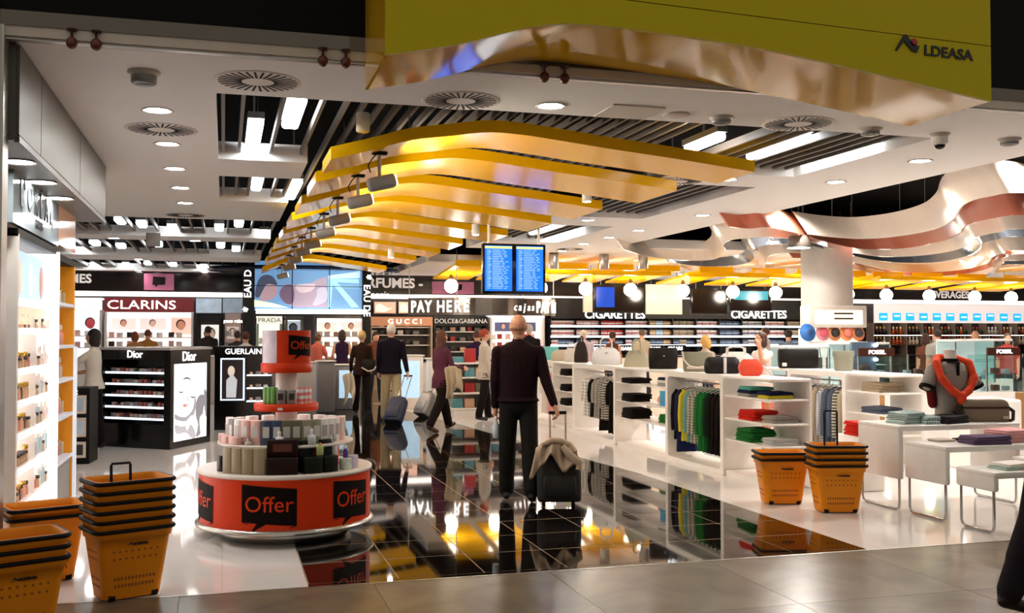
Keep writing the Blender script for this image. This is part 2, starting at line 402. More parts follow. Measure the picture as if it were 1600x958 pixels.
c = PZ(983, 174, ZC); tag(MB().rbox(-.22, .22, -.22, .22, -.012, 0, r=.011).build('access_hatch', M('hatch_paint', 'd0c6bc', .6), None, c), 'square access hatch in the ceiling behind the yellow sign box', 'hatch')
c = PZ(1057, 179, ZC); tag(MB().lathe([(.11, 0), (.115, -.006), (.1, -.012), (.001, -.012)], n=24, cap=False).build('ceiling_cover', M('hatch_paint'), None, c), 'flat round cover plate beside the access hatch', 'cover')
for k, px in enumerate((865, 944, 1005)):
    c = PY(px, 420, 21); t = thing('ceiling_projector', 'small silver ceiling projector, %s from the flight screens' % ORD(k + 1), 'projector', c); MB().lathe([(.1, 0), (.11, .02), (.11, .3), (.1, .32)], n=18).build('body', STEEL, t); MB().box(-.09, .09, -.05, .05, .32, .42).build('bracket', BLACKM, t)
# ------------------------------------------------------------------ yellow waves
ZW = [(0, 3.23), (.08, 3.32), (.17, 3.43), (.26, 3.49), (.345, 3.54), (.42, 3.535), (.5, 3.505), (.63, 3.45), (.79, 3.39), (1, 3.30)]
def prof(t, tab=ZW):
    for (a, za), (b, zb) in zip(tab, tab[1:]):
        if t <= b: 
            u = (t - a) / (b - a)
            i = tab.index((a, za)); p0 = tab[max(i - 1, 0)]; p3 = tab[min(i + 2, len(tab) - 1)]
            m0 = (zb - p0[1]) / (b - p0[0]) * (b - a); m1 = (p3[1] - za) / (p3[0] - a) * (b - a)
            return (2*u**3-3*u*u+1)*za + (u**3-2*u*u+u)*m0 + (-2*u**3+3*u*u)*zb + (u**3-u*u)*m1
    return tab[-1][1]
def wave_slab(x0, x1, depth, thick, dz=0, n=40):
    rs = []
    for k in range(n + 1):
        t = k / n; x = x0 + (x1 - x0) * t; z = prof(t) + dz
        rs.append([(x, 0, z - thick), (x, depth, z - thick), (x, depth, z), (x, 0, z)])
    mb = MB()
    for j in range(4):
        q = (j + 1) % 4; vs = []; 
        for r in rs: vs += [r[j], r[q]]
        mb.add(vs, [(2 * i, 2 * i + 2, 2 * i + 3, 2 * i + 1) for i in range(n)], smooth=True)
    mb.add(rs[0], [(0, 3, 2, 1)]); mb.add(rs[-1], [(0, 1, 2, 3)])
    return mb
WD_ = [.78, 1.1, 1.15, 1.2, 1.2, 1.2, 1.2, 1.2, 1.2]
WY = [8.75, 10.25, 12.2, 13.95, 16.1, 18.1, 20.1, 22.1, 24.6]
WXR = [4.92, 4.8, 4.67, 4.55, 4.5, 4.2, 4.2, 4.08, 3.8]
WZ = [0, .02, .04, .04, .06, .08, .08, .06, .0]
ordn = ['first', 'second', 'third', 'fourth', 'fifth', 'sixth', 'seventh', 'eighth', 'ninth']
arm_m = MB().tube([(0, 0, 0), (0, 0, -.24)], .016).mesh('arm', M('lamp_arm', 'a7a29c', .4, .4))
base_m = MB().rbox(-.07, .07, -.035, .035, -.03, 0, r=.01).mesh('track_adapter', BLACKM)
hd = MB(); hd.rbox(-.13, .13, -.06, .06, -.06, .06, r=.03); hd_m = hd.mesh('lamp_head', M('lamp_head_grey', '9a958f', .45, .2))
ln_m = MB().box(.128, .135, -.045, .045, -.045, .045).mesh('lens', M('spot_lens', 'ffe9c0', .3, emit=6, var=0))
cb_m = MB().tube([(-.02, 0, -.02), (-.06, .01, -.06), (-.1, .01, -.13), (-.08, 0, -.19)], .006, 6).mesh('cable', BLACKM)
rod_m = MB().tube([(0, 0, 0), (0, 0, 1.2)], .006, 6).mesh('suspension_wire', GREYM)
for k, Y in enumerate(WY):
    t = thing('ceiling_wave', 'glossy yellow suspended ceiling wave, %s from the shop front' % ordn[k], 'ceiling panel', (0, Y, 0), 0, 'yellow ceiling waves')
    wave_slab(.87, WXR[k], WD_[k], .11, WZ[k]).build('panel', YEL, t)
    for x in (1.6, 3.6): link('suspension_wire', rod_m, t, (x, .3, prof((x - .87) / (WXR[k] - .87)) + WZ[k] - .01))
    x = 1.32; z = prof((x - .87) / (WXR[k] - .87)) + WZ[k] - .11
    sp = thing('track_spotlight', 'grey box spotlight hanging under the %s yellow wave' % ordn[k], 'lamp', (x, Y + .22, z), 0, 'spotlights under the yellow waves')
    for nm, me in (('track_adapter', base_m), ('arm', arm_m), ('cable', cb_m)): link(nm, me, sp)
    h = link('lamp_head', hd_m, sp, (.02, 0, -.28)); h.rotation_euler = (0, R(-14), 0); link('lens', ln_m, h)
    L = bpy.data.lights.new('spot_beam', 'SPOT'); L.energy = 75; L.spot_size = R(172); L.spot_blend = .3; L.color = (1, .88, .7); L.shadow_soft_size = .05
    lo = bpy.data.objects.new('spot_beam', L); COL.objects.link(lo); lo.parent = sp; lo.location = (.18, 0, -.27); lo.rotation_euler = (0, R(-92), 0)
can = MB().lathe([(.055, .16), (.06, .15), (.06, 0), (.05, -.01)], n=18).mesh('can', WHITE)
cn2 = MB().lathe([(.001, -.012), (.048, -.012), (.05, 0)], n=18, cap=False).mesh('diffuser', LAMPM)
for (px, py, Y), lb in (((917, 314, 11.75), 'white cylinder lamp under the third wave tip'), ((743, 366, 15.55), 'white cylinder lamp by the fifth wave near the flight screens'), ((611, 402, 19.65), 'white cylinder lamp among the last yellow waves'), ((567, 205, 8.9), 'white can lamp above the first wave')):
    c = PY(px, py, Y); t = thing('cylinder_lamp', lb, 'lamp', c); link('can', can, t)
    if Y > 9: link('diffuser', cn2, t)
    link('suspension_wire', rod_m, t, (0, 0, .15))

# ------------------------------------------------------------------ shop front
fas = M('black_fascia', '060404', .6, spec=.15)
ff = struct('wall_fascia', MB().box(-6, 14, 6.58, 6.72, 3.55, 6.0), fas)
MB().box(-6, 14, 6.56, 6.6, 3.46, 3.55).build('mirror_strip', M('mirror_strip', '6c655e', .06, .9), ff)
MB().box(-6, 14, 6.57, 6.72, 3.40, 3.46).build('soffit_band', M('soffit_band', 'cfc3b8', .4), ff)
MB().box(-6, 14, 6.60, 6.64, 3.385, 3.405).build('glass_track', STEEL, ff)
struct('wall_jamb', MB().box(-2.4, -1.3, 6.5, 6.72, 0, 3.6), M('jamb_dark', '11161c', .3))
tag(MB().box(-1.3, -1.265, 6.56, 6.72, 0, 3.46).build('trim_2', STEEL), kind='structure')
bh = struct('wall_bulkhead', MB().box(-2.2, -1.23, 6.72, 11.42, 2.8, 3.4), M('bulkhead_grey', '645f58', .4))
for a, b in ((6.74, 7.5), (7.515, 9.45), (9.465, 11.41)): MB().box(-1.23, -1.21, a, b, 2.84, 3.385).build('panel', M('bulkhead_panel', '544f48', .4), bh)
MB().box(-1.235, -1.205, 6.73, 11.42, 2.79, 2.83).build('lower_rail', M('rail_brown', '4a3a31', .35), bh)
for k, (px, py) in enumerate(((29, 252), (65, 284), (93, 309))):
    c = PZ(px, py, 2.8); downlight(c.x, c.y, '%s small downlight under the grey bulkhead above the cosmetics sign' % ordn[k], 2.8)
# pairs of little spots
sb = MB().lathe([(.03, 0), (.03, -.012), (.008, -.014), (.008, -.06)], n=10).mesh('stem', M('bronze', '5a3a30', .4, .4))
sh = MB().ell((0, 0, -.085), .034, .034, .038).mesh('head', M('bronze_head', '6b3d33', .35, .4))
for nsp, (px, py) in enumerate(((110, 40), (149, 44), (503, 80), (538, 83), (838, 112), (869, 114))):
    c = PZ(px, py, 3.46); t = thing('mini_spotlight', 'tiny bronze spotlight under the mirror strip, %s along the shop front' % ORD(1 + nsp), 'lamp', (c.x, 6.55, 3.46), 0, 'tiny paired spotlights along the shop front'); link('stem', sb, t); link('head', sh, t)
# yellow sign box
FZ = [(0, 3.21), (.1, 3.3), (.2, 3.43), (.26, 3.48), (.33, 3.485), (.45, 3.465), (.6, 3.42), (.78, 3.33), (1, 3.205)]
YF = M('yellow_fascia', 'c4b200', .4, var=.03, spec=.2)
t = thing('sign_box', 'big yellow sign box with wavy glossy underside above the entrance', 'sign', (0, 5.7, 0))
n = 40; X0, X1, D = .87, 5.0, .86
pr = [(X0 + (X1 - X0) * k / n, prof(k / n, FZ)) for k in range(n + 1)]
MB().prism(pr + [(X1, 3.577), (X0, 3.697)], 0, .03).build('lower_panel', YF, t)
MB().prism([(X0, 3.703), (X1, 3.583), (X1, 5.2), (X0, 5.2)], 0, .03).build('upper_panel', YF, t)
mb = MB(); vs = []
for x, z in pr: vs += [(x, .03, z), (x, D, z)]
mb.add(vs, [(2 * i, 2 * i + 1, 2 * i + 3, 2 * i + 2) for i in range(n)], smooth=True)
vs = [(x, yy, z + .02) for x, z, yy in ((p[0], p[1], q) for p in pr for q in (.03, D))]
mb.add(vs, [(2 * i, 2 * i + 2, 2 * i + 3, 2 * i + 1) for i in range(n)], smooth=True)
mb.box(X0, X0 + .02, .03, D, 3.21, 5.2); mb.box(X1 - .02, X1, .03, D, 3.21, 5.2)
mb.build('underside', M('yellow_soffit', 'e0ac18', .07, var=.05, spec=.4), t)
lg = PY(1452, 78, 5.69); 
navy = M('logo_navy', '14141f', .4)
ps = lambda px, py: (PY(px, py, 5.69).x, PY(px, py, 5.69).z)
MB().prism([ps(1400, 77), ps(1413, 54), ps(1417, 54), ps(1427, 70), ps(1437, 72), ps(1433, 82), ps(1425, 79), ps(1413, 64), ps(1402, 79)][::-1], -.012, .0).build('emblem', navy, t)
MB().lathe([(.001, 0), (.026, 0), (.026, .008), (.001, .008)], n=20, cap=False).build('emblem_dot', M('logo_red', 'a8221c', .4), t)
o = bpy.data.objects['emblem_dot']; q = PY(1428, 66, 5.69); o.location = (q.x, -.004, q.z); o.rotation_euler = (R(90), 0, 0)
q = PY(1482, 83, 5.69); text('LDEASA', .098, navy, t, (q.x + .004, -.004, q.z), bold=.02, rot=(R(90), R(1.5), 0), sx=1.12)
# ------------------------------------------------------------------ cream canopy of waves over the fashion area
cream = M('cream_lacquer', 'f2e6d9', .2, var=.04, spec=.3)
salmon = M('salmon_soffit', 'c0705a', .18, var=.06, spec=.3)
slate = M('slate_soffit', '66707e', .15, var=.1, spec=.3)
def smooth_pts(pts, k=5):
    out = []
    for i in range(len(pts) - 1):
        p0, p1, p2, p3 = pts[max(i - 1, 0)], pts[i], pts[i + 1], pts[min(i + 2, len(pts) - 1)]
        for j in range(k):
            t = j / k
            out.append(.5 * ((2 * p1) + (p2 - p0) * t + (2 * p0 - 5 * p1 + 4 * p2 - p3) * t * t + (3 * p1 - p0 - 3 * p2 + p3) * t ** 3))
    return out + [pts[-1]]
def fin(label, trace, mat, h=.35, tail=None, zb=3.2, lean=-.27):
    """hanging wavy fin: its lower edge follows a plan curve, its upper edge leans back along the row"""
    pts = [PZ(x, y, zb) for x, y in trace]
    if tail: pts += [Vector((x, y, zb)) for x, y in tail]
    pts = smooth_pts(pts); t = thing('canopy_fin', label, 'ceiling panel', (0, 0, 0), 0, 'wavy canopy fins'); mb = MB(); n = len(pts); vs = []
    for p in pts: vs += [(p.x, p.y, zb), (p.x + lean, p.y, zb + h), (p.x + lean, p.y + .04, zb + h), (p.x, p.y + .04, zb)]
    for j in range(4):
        q = (j + 1) % 4; mb.add([v for i in range(n) for v in (vs[4*i+j], vs[4*i+q])], [(2*i, 2*i+2, 2*i+3, 2*i+1) for i in range(n - 1)], smooth=True)
    mb.add(vs[:4], [(0, 1, 2, 3)]); mb.add(vs[-4:], [(3, 2, 1, 0)])
    mb.build('fin', mat, t)
    for k in range(2, n - 2, max(3, n // 4)): link('suspension_wire', rod_m, t, (pts[k].x + lean, pts[k].y + .02, zb + h - .01))
fin('nearest cream canopy fin beside the dark void', [(1264, 366), (1308, 371), (1360, 373), (1420, 367), (1468, 356), (1492, 342), (1502, 326), (1516, 315), (1548, 307), (1600, 301)], cream, tail=((9.9, 9.6), (11.5, 8.6)))
fin('upper salmon canopy fin with the pointed free end', [(1140, 354), (1170, 357), (1200, 355), (1236, 362), (1272, 372), (1308, 382), (1352, 389), (1412, 388), (1468, 378), (1500, 365), (1508, 355), (1520, 349), (1548, 342), (1600, 336)], salmon, tail=((11.5, 11.2), (13, 10.2)))
fin('second cream canopy fin, curling above the tobacco shelves', [(975, 390), (1020, 402), (1072, 407), (1112, 406), (1130, 399), (1134, 390), (1131, 382), (1150, 374), (1208, 371), (1262, 377), (1308, 390), (1340, 396), (1380, 401), (1432, 400), (1480, 394), (1514, 384), (1524, 373), (1540, 367), (1568, 362), (1600, 358)], cream, tail=((14.5, 12.4),))
fin('upper slate canopy fin between the second and third cream ones', [(1045, 409), (1080, 415), (1130, 416), (1164, 412), (1178, 404), (1176, 394), (1186, 386), (1220, 381), (1262, 383), (1310, 394), (1360, 405), (1400, 410), (1460, 410), (1512, 400), (1531, 390), (1537, 380), (1560, 374), (1600, 370)], slate, tail=((16, 14),))
fin('third cream canopy fin above the column', [(1065, 418), (1110, 430), (1150, 434), (1186, 428), (1196, 416), (1198, 404), (1214, 397), (1250, 395), (1300, 402), (1340, 411), (1372, 419), (1404, 424), (1440, 426), (1500, 422), (1542, 412), (1552, 402), (1568, 396), (1600, 391)], cream, tail=((18, 16),))
fin('lower salmon canopy fin above the column', [(1240, 403), (1290, 405), (1330, 411), (1370, 421), (1410, 429), (1450, 432), (1505, 428), (1546, 419), (1556, 408), (1574, 401), (1600, 397)], salmon, .3, tail=((19, 17),))
fin('last cream canopy fin above the drinks shelves', [(1300, 412), (1350, 424), (1400, 435), (1450, 438), (1500, 436), (1540, 429), (1556, 420), (1568, 412), (1600, 407)], cream, .3, tail=((21, 18),))
fin('lower slate canopy fin near the pendant bulbs', [(1470, 440), (1510, 438), (1548, 430), (1562, 420), (1600, 413)], slate, .3, tail=((23, 19),))
for (px, py), lb in (((1208, 377), 'round lamp hanging below the second cream canopy fin'), ((1313, 413), 'round lamp hanging below the salmon fin above the column')):
    c = PZ(px, py, 3.2); downlight(c.x, c.y, lb, 3.17); link('suspension_wire', rod_m, DL[-1], (0, 0, .02)); DL[-1].children[-1].scale = (1, 1, 1.19)
c = PZ(1248, 388, 3.0); t = thing('pendant_lamp', 'grey drum pendant lamp under the second cream canopy fin', 'lamp', c)
MB().lathe([(.14, .2), (.16, .18), (.2, 0), (.19, 0), (.13, .17)], n=20, cap=False).build('shade', M('drum_grey', '6e6660', .4), t)
MB().lathe([(.001, .01), (.19, .01), (.19, .02)], n=20, cap=False).build('diffuser', LAMPM, t); link('suspension_wire', rod_m, t, (0, 0, .2))
# floodlights added unseen in the void to brighten the white floor, racks and canopy
hv = MB().lathe([(.06, .2), (.075, .18), (.08, 0), (.07, 0)], n=14).mesh('lamp_head', BLACKM)
for nf, (x, y) in enumerate(((8.4, 9), (8.4, 11.3), (8.4, 13.6), (8.4, 16), (11.3, 10), (11.3, 13), (11.3, 16.5), (15, 11), (15, 16), (19, 14))):
    t = thing('added_void_light', '%s added black floodlight up inside the dark ceiling void' % ORD(nf + 1), 'lamp', (x, y, 3.62), 0, 'added floodlights in the ceiling void'); link('lamp_head', hv, t); link('suspension_wire', rod_m, t, (0, 0, .19))
    L = bpy.data.lights.new('added_void_beam', 'SPOT'); L.energy = 270; L.spot_size = R(165); L.spot_blend = .4; L.color = (1, .9, .8); L.shadow_soft_size = .08
    lo = bpy.data.objects.new('added_void_beam', L); COL.objects.link(lo); lo.parent = t; lo.location = (0, 0, -.03)

# ------------------------------------------------------------------ flight information screens
t = thing('flight_screens', 'pair of upright blue flight information screens hung from the ceiling', 'screen', (3.8, 15, 0))
MB().rbox(-.01, 1.0, 0, .1, 2.24, 3.02, r=.015).build('casing', BLACK, t)
blue = M('screen_blue', '0a62e8', .3, emit=1.15, var=0, ecol='0062ff'); lime = M('screen_lime', 'c8e070', .3, emit=1.0, var=0); pale = M('screen_text', '8fb8ff', .3, emit=.95, var=0)
rnd = random.Random(3)
for x0 in (.025, .525):
    p = MB().box(x0, x0 + .43, -.006, .0, 2.29, 2.985).build('screen', blue, t)
    MB().box(x0, x0 + .43, -.009, -.005, 2.94, 2.975).build('header_bar', lime, p)
    mb = MB()
    for r in range(24):
        z = 2.92 - r * .0255; x = x0 + .03
        for wd in (.06, rnd.uniform(.1, .2), .05):
            mb.box(x, x + wd, -.0085, -.005, z - .008, z + .001); x += wd + .025
        if r % 4 == 1: mb.box(x0 + .06, x0 + .1, -.0095, -.005, z - .012, z + .003)
    mb.build('text_rows', pale, p)
for x in (.1, .9): MB().tube([(x, .05, 3.02), (x, .05, 4.5)], .022).build('hanging_pole', WHITE, t)
tag(t, kind='thing')

# ------------------------------------------------------------------ yellow boards with pendant bulbs
bulbm = M('bulb_glow', 'fff4dc', .3, emit=40, var=0)
bb = MB().ell((0, 0, 0), .16, .16, .16, 14, 10).mesh('bulb', bulbm); bs = MB().lathe([(.05, .12), (.055, .2), (.03, .26), (.012, .27)], n=12).mesh('socket', M('socket_dark', '3a2a1e', .5))
bd = MB().box(-.44, .44, -1.3, 1.2, 0, .05).mesh('board', YEL)
bt = MB().box(-.44, .44, -1.34, -1.3, -.02, .12).mesh('front_edge', YEL)
for k, px in enumerate((705, 775, 845, 915, 985, 1067, 1145, 1212, 1268, 1325, 1385, 1452, 1523, 1580)):
    py = 447 + (px - 705) * .0206; c = PY(px, py, 23)
    t = thing('pendant_bulb', '%s round glowing bulb from the perfume side in the row under the yellow boards' % ORD(k + 1), 'lamp', c, 0, 'round bulbs under the yellow boards'); link('bulb', bb, t); link('socket', bs, t)
    t = thing('ceiling_board', '%s short yellow ceiling board from the perfume side, over a round bulb' % ORD(k + 1), 'ceiling panel', (c.x + .25, 23, c.z + .3), 0, 'short yellow ceiling boards'); t.rotation_euler = (R(-4), 0, 0); link('board', bd, t); link('front_edge', bt, t)
    link('suspension_wire', rod_m, t, (0, .5, .05))
for x0, x1, lb in ((6.2, 9.6, 'long yellow edge beam above the grey hanging panels'), (10.0, 14.2, 'long yellow edge beam left of the column'), (15, 22, 'long yellow edge beam over the drinks department')):
    t = tag(MB().rbox(x0, x1, 20.8, 20.95, 2.93, 3.03, r=.02).build('edge_beam', YEL), lb, 'ceiling panel')

# ------------------------------------------------------------------ hanging panels and screens in front of the tobacco wall
def hung(x0, x1, y0, y1, Y, mat, label, name, cat, frame=None):
    a, b = PY(x0, y1, Y), PY(x1, y0, Y); W = b.x - a.x; Hh = b.z - a.z
    t = thing(name, label, cat, (a.x, Y, a.z))
    MB().rbox(0, W, 0, .08, 0, Hh, r=.012).build('panel', frame or mat, t)
    if frame: MB().box(.04, W - .04, -.006, .0, .04, Hh - .04).build('screen', mat, t)
    for x in (W * .15, W * .85): MB().tube([(x, .04, Hh), (x, .04, 3.4 - a.z)], .008, 6).build('suspension_wire', GREYM, t)
    return t, W, Hh
hung(912, 926, 440, 488, 24.5, M('panel_grey', 'bdb7b2', .4), 'narrow grey panel hanging beside the blue television', 'hanging_board', 'board')
tt, W, Hh = hung(927, 1009, 446, 489, 24.5, M('tv_dark', '1a120f', .12), 'dark television with a blue picture patch above the tobacco shelves', 'television', 'screen', BLACK)
MB().box(.08, .58, -.01, -.004, .15, Hh - .06).build('picture', M('tv_blue', '0c38a8', .2, emit=.5, var=.4, scale=4), tt)
hung(1010, 1066, 445, 491, 24.4, M('panel_light', 'd9d3cd', .35), 'broad light grey panel hanging between the two dark televisions', 'hanging_board', 'board')
hung(1080, 1136, 452, 491, 24.5, M('tv_dark'), 'dark empty television beside the light grey panel', 'television', 'screen', BLACK)
tt, W, Hh = hung(1140, 1206, 452, 486, 24.5, M('tv_dark'), 'dark television with painted teal reflections left of the column', 'television', 'screen', BLACK)
MB().box(.12, W - .12, -.01, -.004, .3, Hh - .06).build('picture', M('tv_teal_reflection', '1f7fa0', .2, emit=.4, var=.5, scale=3), tt)  # reflections on the dark screen, painted as a faintly glowing teal patch

# ------------------------------------------------------------------ PAY HERE ring
RC, RR = (5.78, 24.3), 2.3
t = thing('cashier_ring', 'curved mirror band reading PAY HERE hung over the cash desk', 'sign', (RC[0], RC[1], 0))
mb = MB(); rs = []
for k in range(33):
    a = R(-90 - 50 + 100 * k / 32); ca, sa = math.cos(a), math.sin(a)
    rs.append([(RR * ca, RR * sa, 2.06), (RR * ca, RR * sa, 2.45), ((RR - .06) * ca, (RR - .06) * sa, 2.45), ((RR - .06) * ca, (RR - .06) * sa, 2.06)])
mb.rings(rs, smooth=False); mb.build('band', M('mirror_band', 'a89c92', .12, .9, var=.15, scale=2), t)
def arc_text(s, a0, size, step, bold=.03, sx=1.0, shear=0):
    a = a0
    for ch in s:
        if ch != ' ':
            rad = R(-90 + a); text(ch, size, SIGNW, t, ((RR + .012) * math.cos(rad), (RR + .012) * math.sin(rad), 2.24), R(a), bold=bold, sx=sx, shear=shear)
        a += step * (.55 if ch in ' I' else 1)
arc_text('PAY HERE', -46, .37, 4.8, .015, .72); arc_text('cajas', 14, .24, 3.1, 0, .75, .2); arc_text('PAY H', 31, .37, 4.6, .015, .72)
for a in (-140, -110, -70, -40): MB().tube([(RR * .98 * math.cos(R(a)), RR * .98 * math.sin(R(a)), 2.45), (RR * .98 * math.cos(R(a)), RR * .98 * math.sin(R(a)), 3.4)], .01, 6).build('suspension_wire', GREYM, t)
# cash desk under it
t = thing('cash_desk', 'curved white cash desk under the mirror band', 'counter', (RC[0], RC[1], 0))
rs = []
for k in range(25):
    a = R(-90 - 60 + 120 * k / 24); ca, sa = math.cos(a), math.sin(a); q = 1.9
    rs.append([(q * ca, q * sa, 0), (q * ca, q * sa, 1.0), ((q - .5) * ca, (q - .5) * sa, 1.0), ((q - .5) * ca, (q - .5) * sa, 0)])
MB().rings(rs, smooth=False).build('counter_body', WHITE, t)
rs = [[(p[0] * 1.03, p[1] * 1.03, 1.0 + .05 * (i in (1, 2))) for i, p in enumerate(r)] for r in rs]
MB().rings([[(r[0][0], r[0][1], 1.0), (r[0][0], r[0][1], 1.05), (r[3][0], r[3][1], 1.05), (r[3][0], r[3][1], 1.0)] for r in rs], smooth=False).build('counter_top', BLACK, t)

# ------------------------------------------------------------------ back wall: fascia, light strip and lettering
YB = 30.2
fb = struct('wall_back_fascia', MB().box(-8, 31.9, YB, 30.4, 2.82, 3.4), M('fascia_gloss', '100a09', .12))
struct('trim_3', MB().box(-8, 31.9, YB - .12, 30.4, 2.70, 2.82), M('strip_light', 'ffeee6', .5, emit=2.2, var=0))
letg = M('letter_grey', 'c8c4c0', .4, emit=.35)
def fascia_sign(s, px, py, size, label, sub=None, bold=.03, sx=1.0):
    c = PY(px, py, YB - .02); t = thing('fascia_sign', label, 'sign', (c.x, YB, c.z)); text(s, size, letg, t, (0, -.01, 0), bold=bold, sx=sx)
    if sub: text(sub, size * .72, letg, t, (-.62 if sx > 1 else 0, -.01, -size * .85), shear=.2)
fascia_sign('PERFUMES', 140, 436, .34, 'grey PERFUMES lettering half hidden behind the cosmetics unit')
bpy.data.objects['fascia_sign'].location.x -= .72
fascia_sign('PERFUMES -', 607, 443, .40, 'grey PERFUMES lettering right of the big picture wall', 'perfumería', sx=1.02)
fascia_sign('BEVERAGES', 1482, 461, .34, 'grey BEVERAGES lettering over the drinks shelves', 'bebidas')
def poster(px0, px1, py0, py1, Y, label, name='poster', cat='poster', bg=None, emit=1.2, frame=None, d=.04):
    a, b = PY(px0, py1, Y), PY(px1, py0, Y); t = thing(name, label, cat, (a.x, Y, a.z)); W, Hh = b.x - a.x, b.z - a.z
    MB().box(0, W, -d, 0, 0, Hh).build('panel', frame or bg, t)
    if frame: MB().box(.03, W - .03, -d - .006, -d + .001, .03, Hh - .03).build('picture', bg, t)
    return t, W, Hh
mauve = M('mauve_print', '8a4a62', .4, emit=.35, var=.1)
for a, b, c, d, lb in ((225, 272, 428, 453, 'mauve poster with a dark speech bubble on the black fascia'), (675, 740, 441, 459, 'mauve poster on the fascia behind the first round bulb')):
    t, W, Hh = poster(a, b, c, d, YB, lb, bg=mauve)
    MB().prism([(W * .28, Hh * .3), (W * .36, Hh * .3), (W * .4, Hh * .16), (W * .46, Hh * .3), (W * .7, Hh * .32), (W * .72, Hh * .78), (W * .3, Hh * .82)], -.05, -.04).build('speech_bubble', BLACKM, t)
# ------------------------------------------------------------------ product prototypes
def box_proto(name, mat, w, d, h, label, cat='box', band=None):
    o = tag(MB().rbox(-w / 2, w / 2, -d / 2, d / 2, 0, h, r=min(.006, w * .1), seg=1).build(name, mat), label, cat)
    if band: MB().box(-w / 2 - .001, w / 2 + .001, -d / 2 - .001, d / 2 + .001, h * .35, h * .6).build('label_band', band, o)
    return Proto(o)
def bottle_proto(name, mat, capm, r, h, label, cat='bottle', neck=.4, sq=False, n=10):
    if sq: o = MB().rbox(-r, r, -r * .6, r * .6, 0, h, r=r * .25, seg=2).build(name, mat)
    else: o = MB().lathe([(r * .9, 0), (r, .01 * h), (r, h * .6), (r * .85, h * .72), (r * neck, h * .82), (r * neck, h)], n=n).build(name, mat)
    MB().lathe([(r * neck * 1.2, h * .92), (r * neck * 1.25, h * 1.22), (r * neck * .8, h * 1.24)], n=8).build('cap', capm, o)
    return Proto(tag(o, label, cat))
GOLD = M('gold_cap', 'c9a24a', .25, .9)
wpk = M('pack_white', 'f3ece8', .4); ppk = M('pack_pink', 'e8b8b0', .4); bpk = M('pack_beige', 'd8b090', .4); gpk = M('pack_grey', '8c8884', .4)
dpk = M('pack_dark', '2b2324', .35); npk = M('pack_navy', '2a3f5e', .4); rpk = M('pack_red', 'b02828', .4); tpk = M('pack_teal', '5f9aa8', .4); grn = M('pack_green', '5f9a3c', .4)

# ------------------------------------------------------------------ picture wall
def px_local(root, px, py, Y): 
    p = PY(px, py, Y); return (p.x - root.location.x, p.z - root.location.z)
YV = 27.0
a, b = PY(397, 486, YV), PY(572, 410, YV); W, Hh = b.x - a.x, b.z - a.z
vw = thing('video_wall', 'large picture wall of six blue-lit screens showing a person lying down', 'screen', (a.x, YV, a.z))
MB().box(-.03, W + .03, 0, .15, -.03, Hh + .03).build('casing', BLACK, vw)
vbl = M('video_blue', '6f9fd0', .3, emit=.62, var=.25, scale=.9)
for i in range(3):
    for j in range(2): MB().box(W / 3 * i + .012, W / 3 * (i + 1) - .012, -.01, 0, Hh / 2 * j + .01, Hh / 2 * (j + 1) - .01).build('screen', vbl, vw)
def vpoly(pts, name, c, e, d):
    mb = MB(); pp = [px_local(vw, 380 + x * .1879, 380 + y * .1879, YV) for x, y in (pts if name in ('chair_print', 'light_band', 'pale_sheet', 'body', 'rail_print') else soft(pts))]
    mb.prism(pp[::-1], d, d + .003); mb.build(name, M('video_' + name, c, .3, emit=e, var=.12, scale=3), vw)
vpoly([(92, 470), (92, 530), (380, 538), (250, 500)], 'pale_sheet', 'd8e6c8', .8, -.016)
vpoly([(296, 430), (315, 370), (360, 340), (430, 348), (480, 345), (560, 335), (620, 300), (690, 276), (695, 300), (695, 535), (430, 535), (350, 500)], 'body', 'b0a4bc', .55, -.017)
vpoly([(300, 430), (320, 372), (362, 345), (410, 352), (425, 420), (410, 500), (350, 500)], 'dark_hair_print', '7c6a88', .42, -.0185)
vpoly([(440, 350), (560, 338), (600, 352), (560, 400), (470, 410)], 'shoulder_print', 'd4c4d4', .6, -.0185)
vpoly([(620, 380), (690, 375), (690, 480), (580, 520), (610, 440)], 'arm_print', 'c3c4e0', .6, -.02)
vpoly([(105, 380), (130, 300), (180, 265), (240, 275), (280, 330), (275, 350), (200, 340), (160, 400), (130, 450), (100, 440)], 'hair_print', '4d5874', .4, -.022)
vpoly([(160, 400), (200, 340), (275, 350), (285, 400), (260, 450), (200, 480), (140, 470)], 'face_print', 'b49aa8', .5, -.021)
vpoly([(710, 300), (960, 300), (965, 335), (780, 325), (960, 530), (900, 535), (745, 340), (725, 535), (705, 535)], 'chair_print', '9fd8f0', .75, -.016)
vpoly([(700, 345), (965, 340), (965, 385), (700, 375)], 'rail_print', '7fb4dc', .6, -.015)
vpoly([(705, 270), (970, 235), (970, 290), (705, 300)], 'light_band', 'bfe0f4', .7, -.014)
MB().box(W / 3 - .008, W / 3 + .008, -.026, -.02, 0, Hh).box(2 * W / 3 - .008, 2 * W / 3 + .008, -.026, -.02, 0, Hh).box(0, W, -.026, -.02, Hh / 2 - .007, Hh / 2 + .007).build('seam', BLACKM, vw)
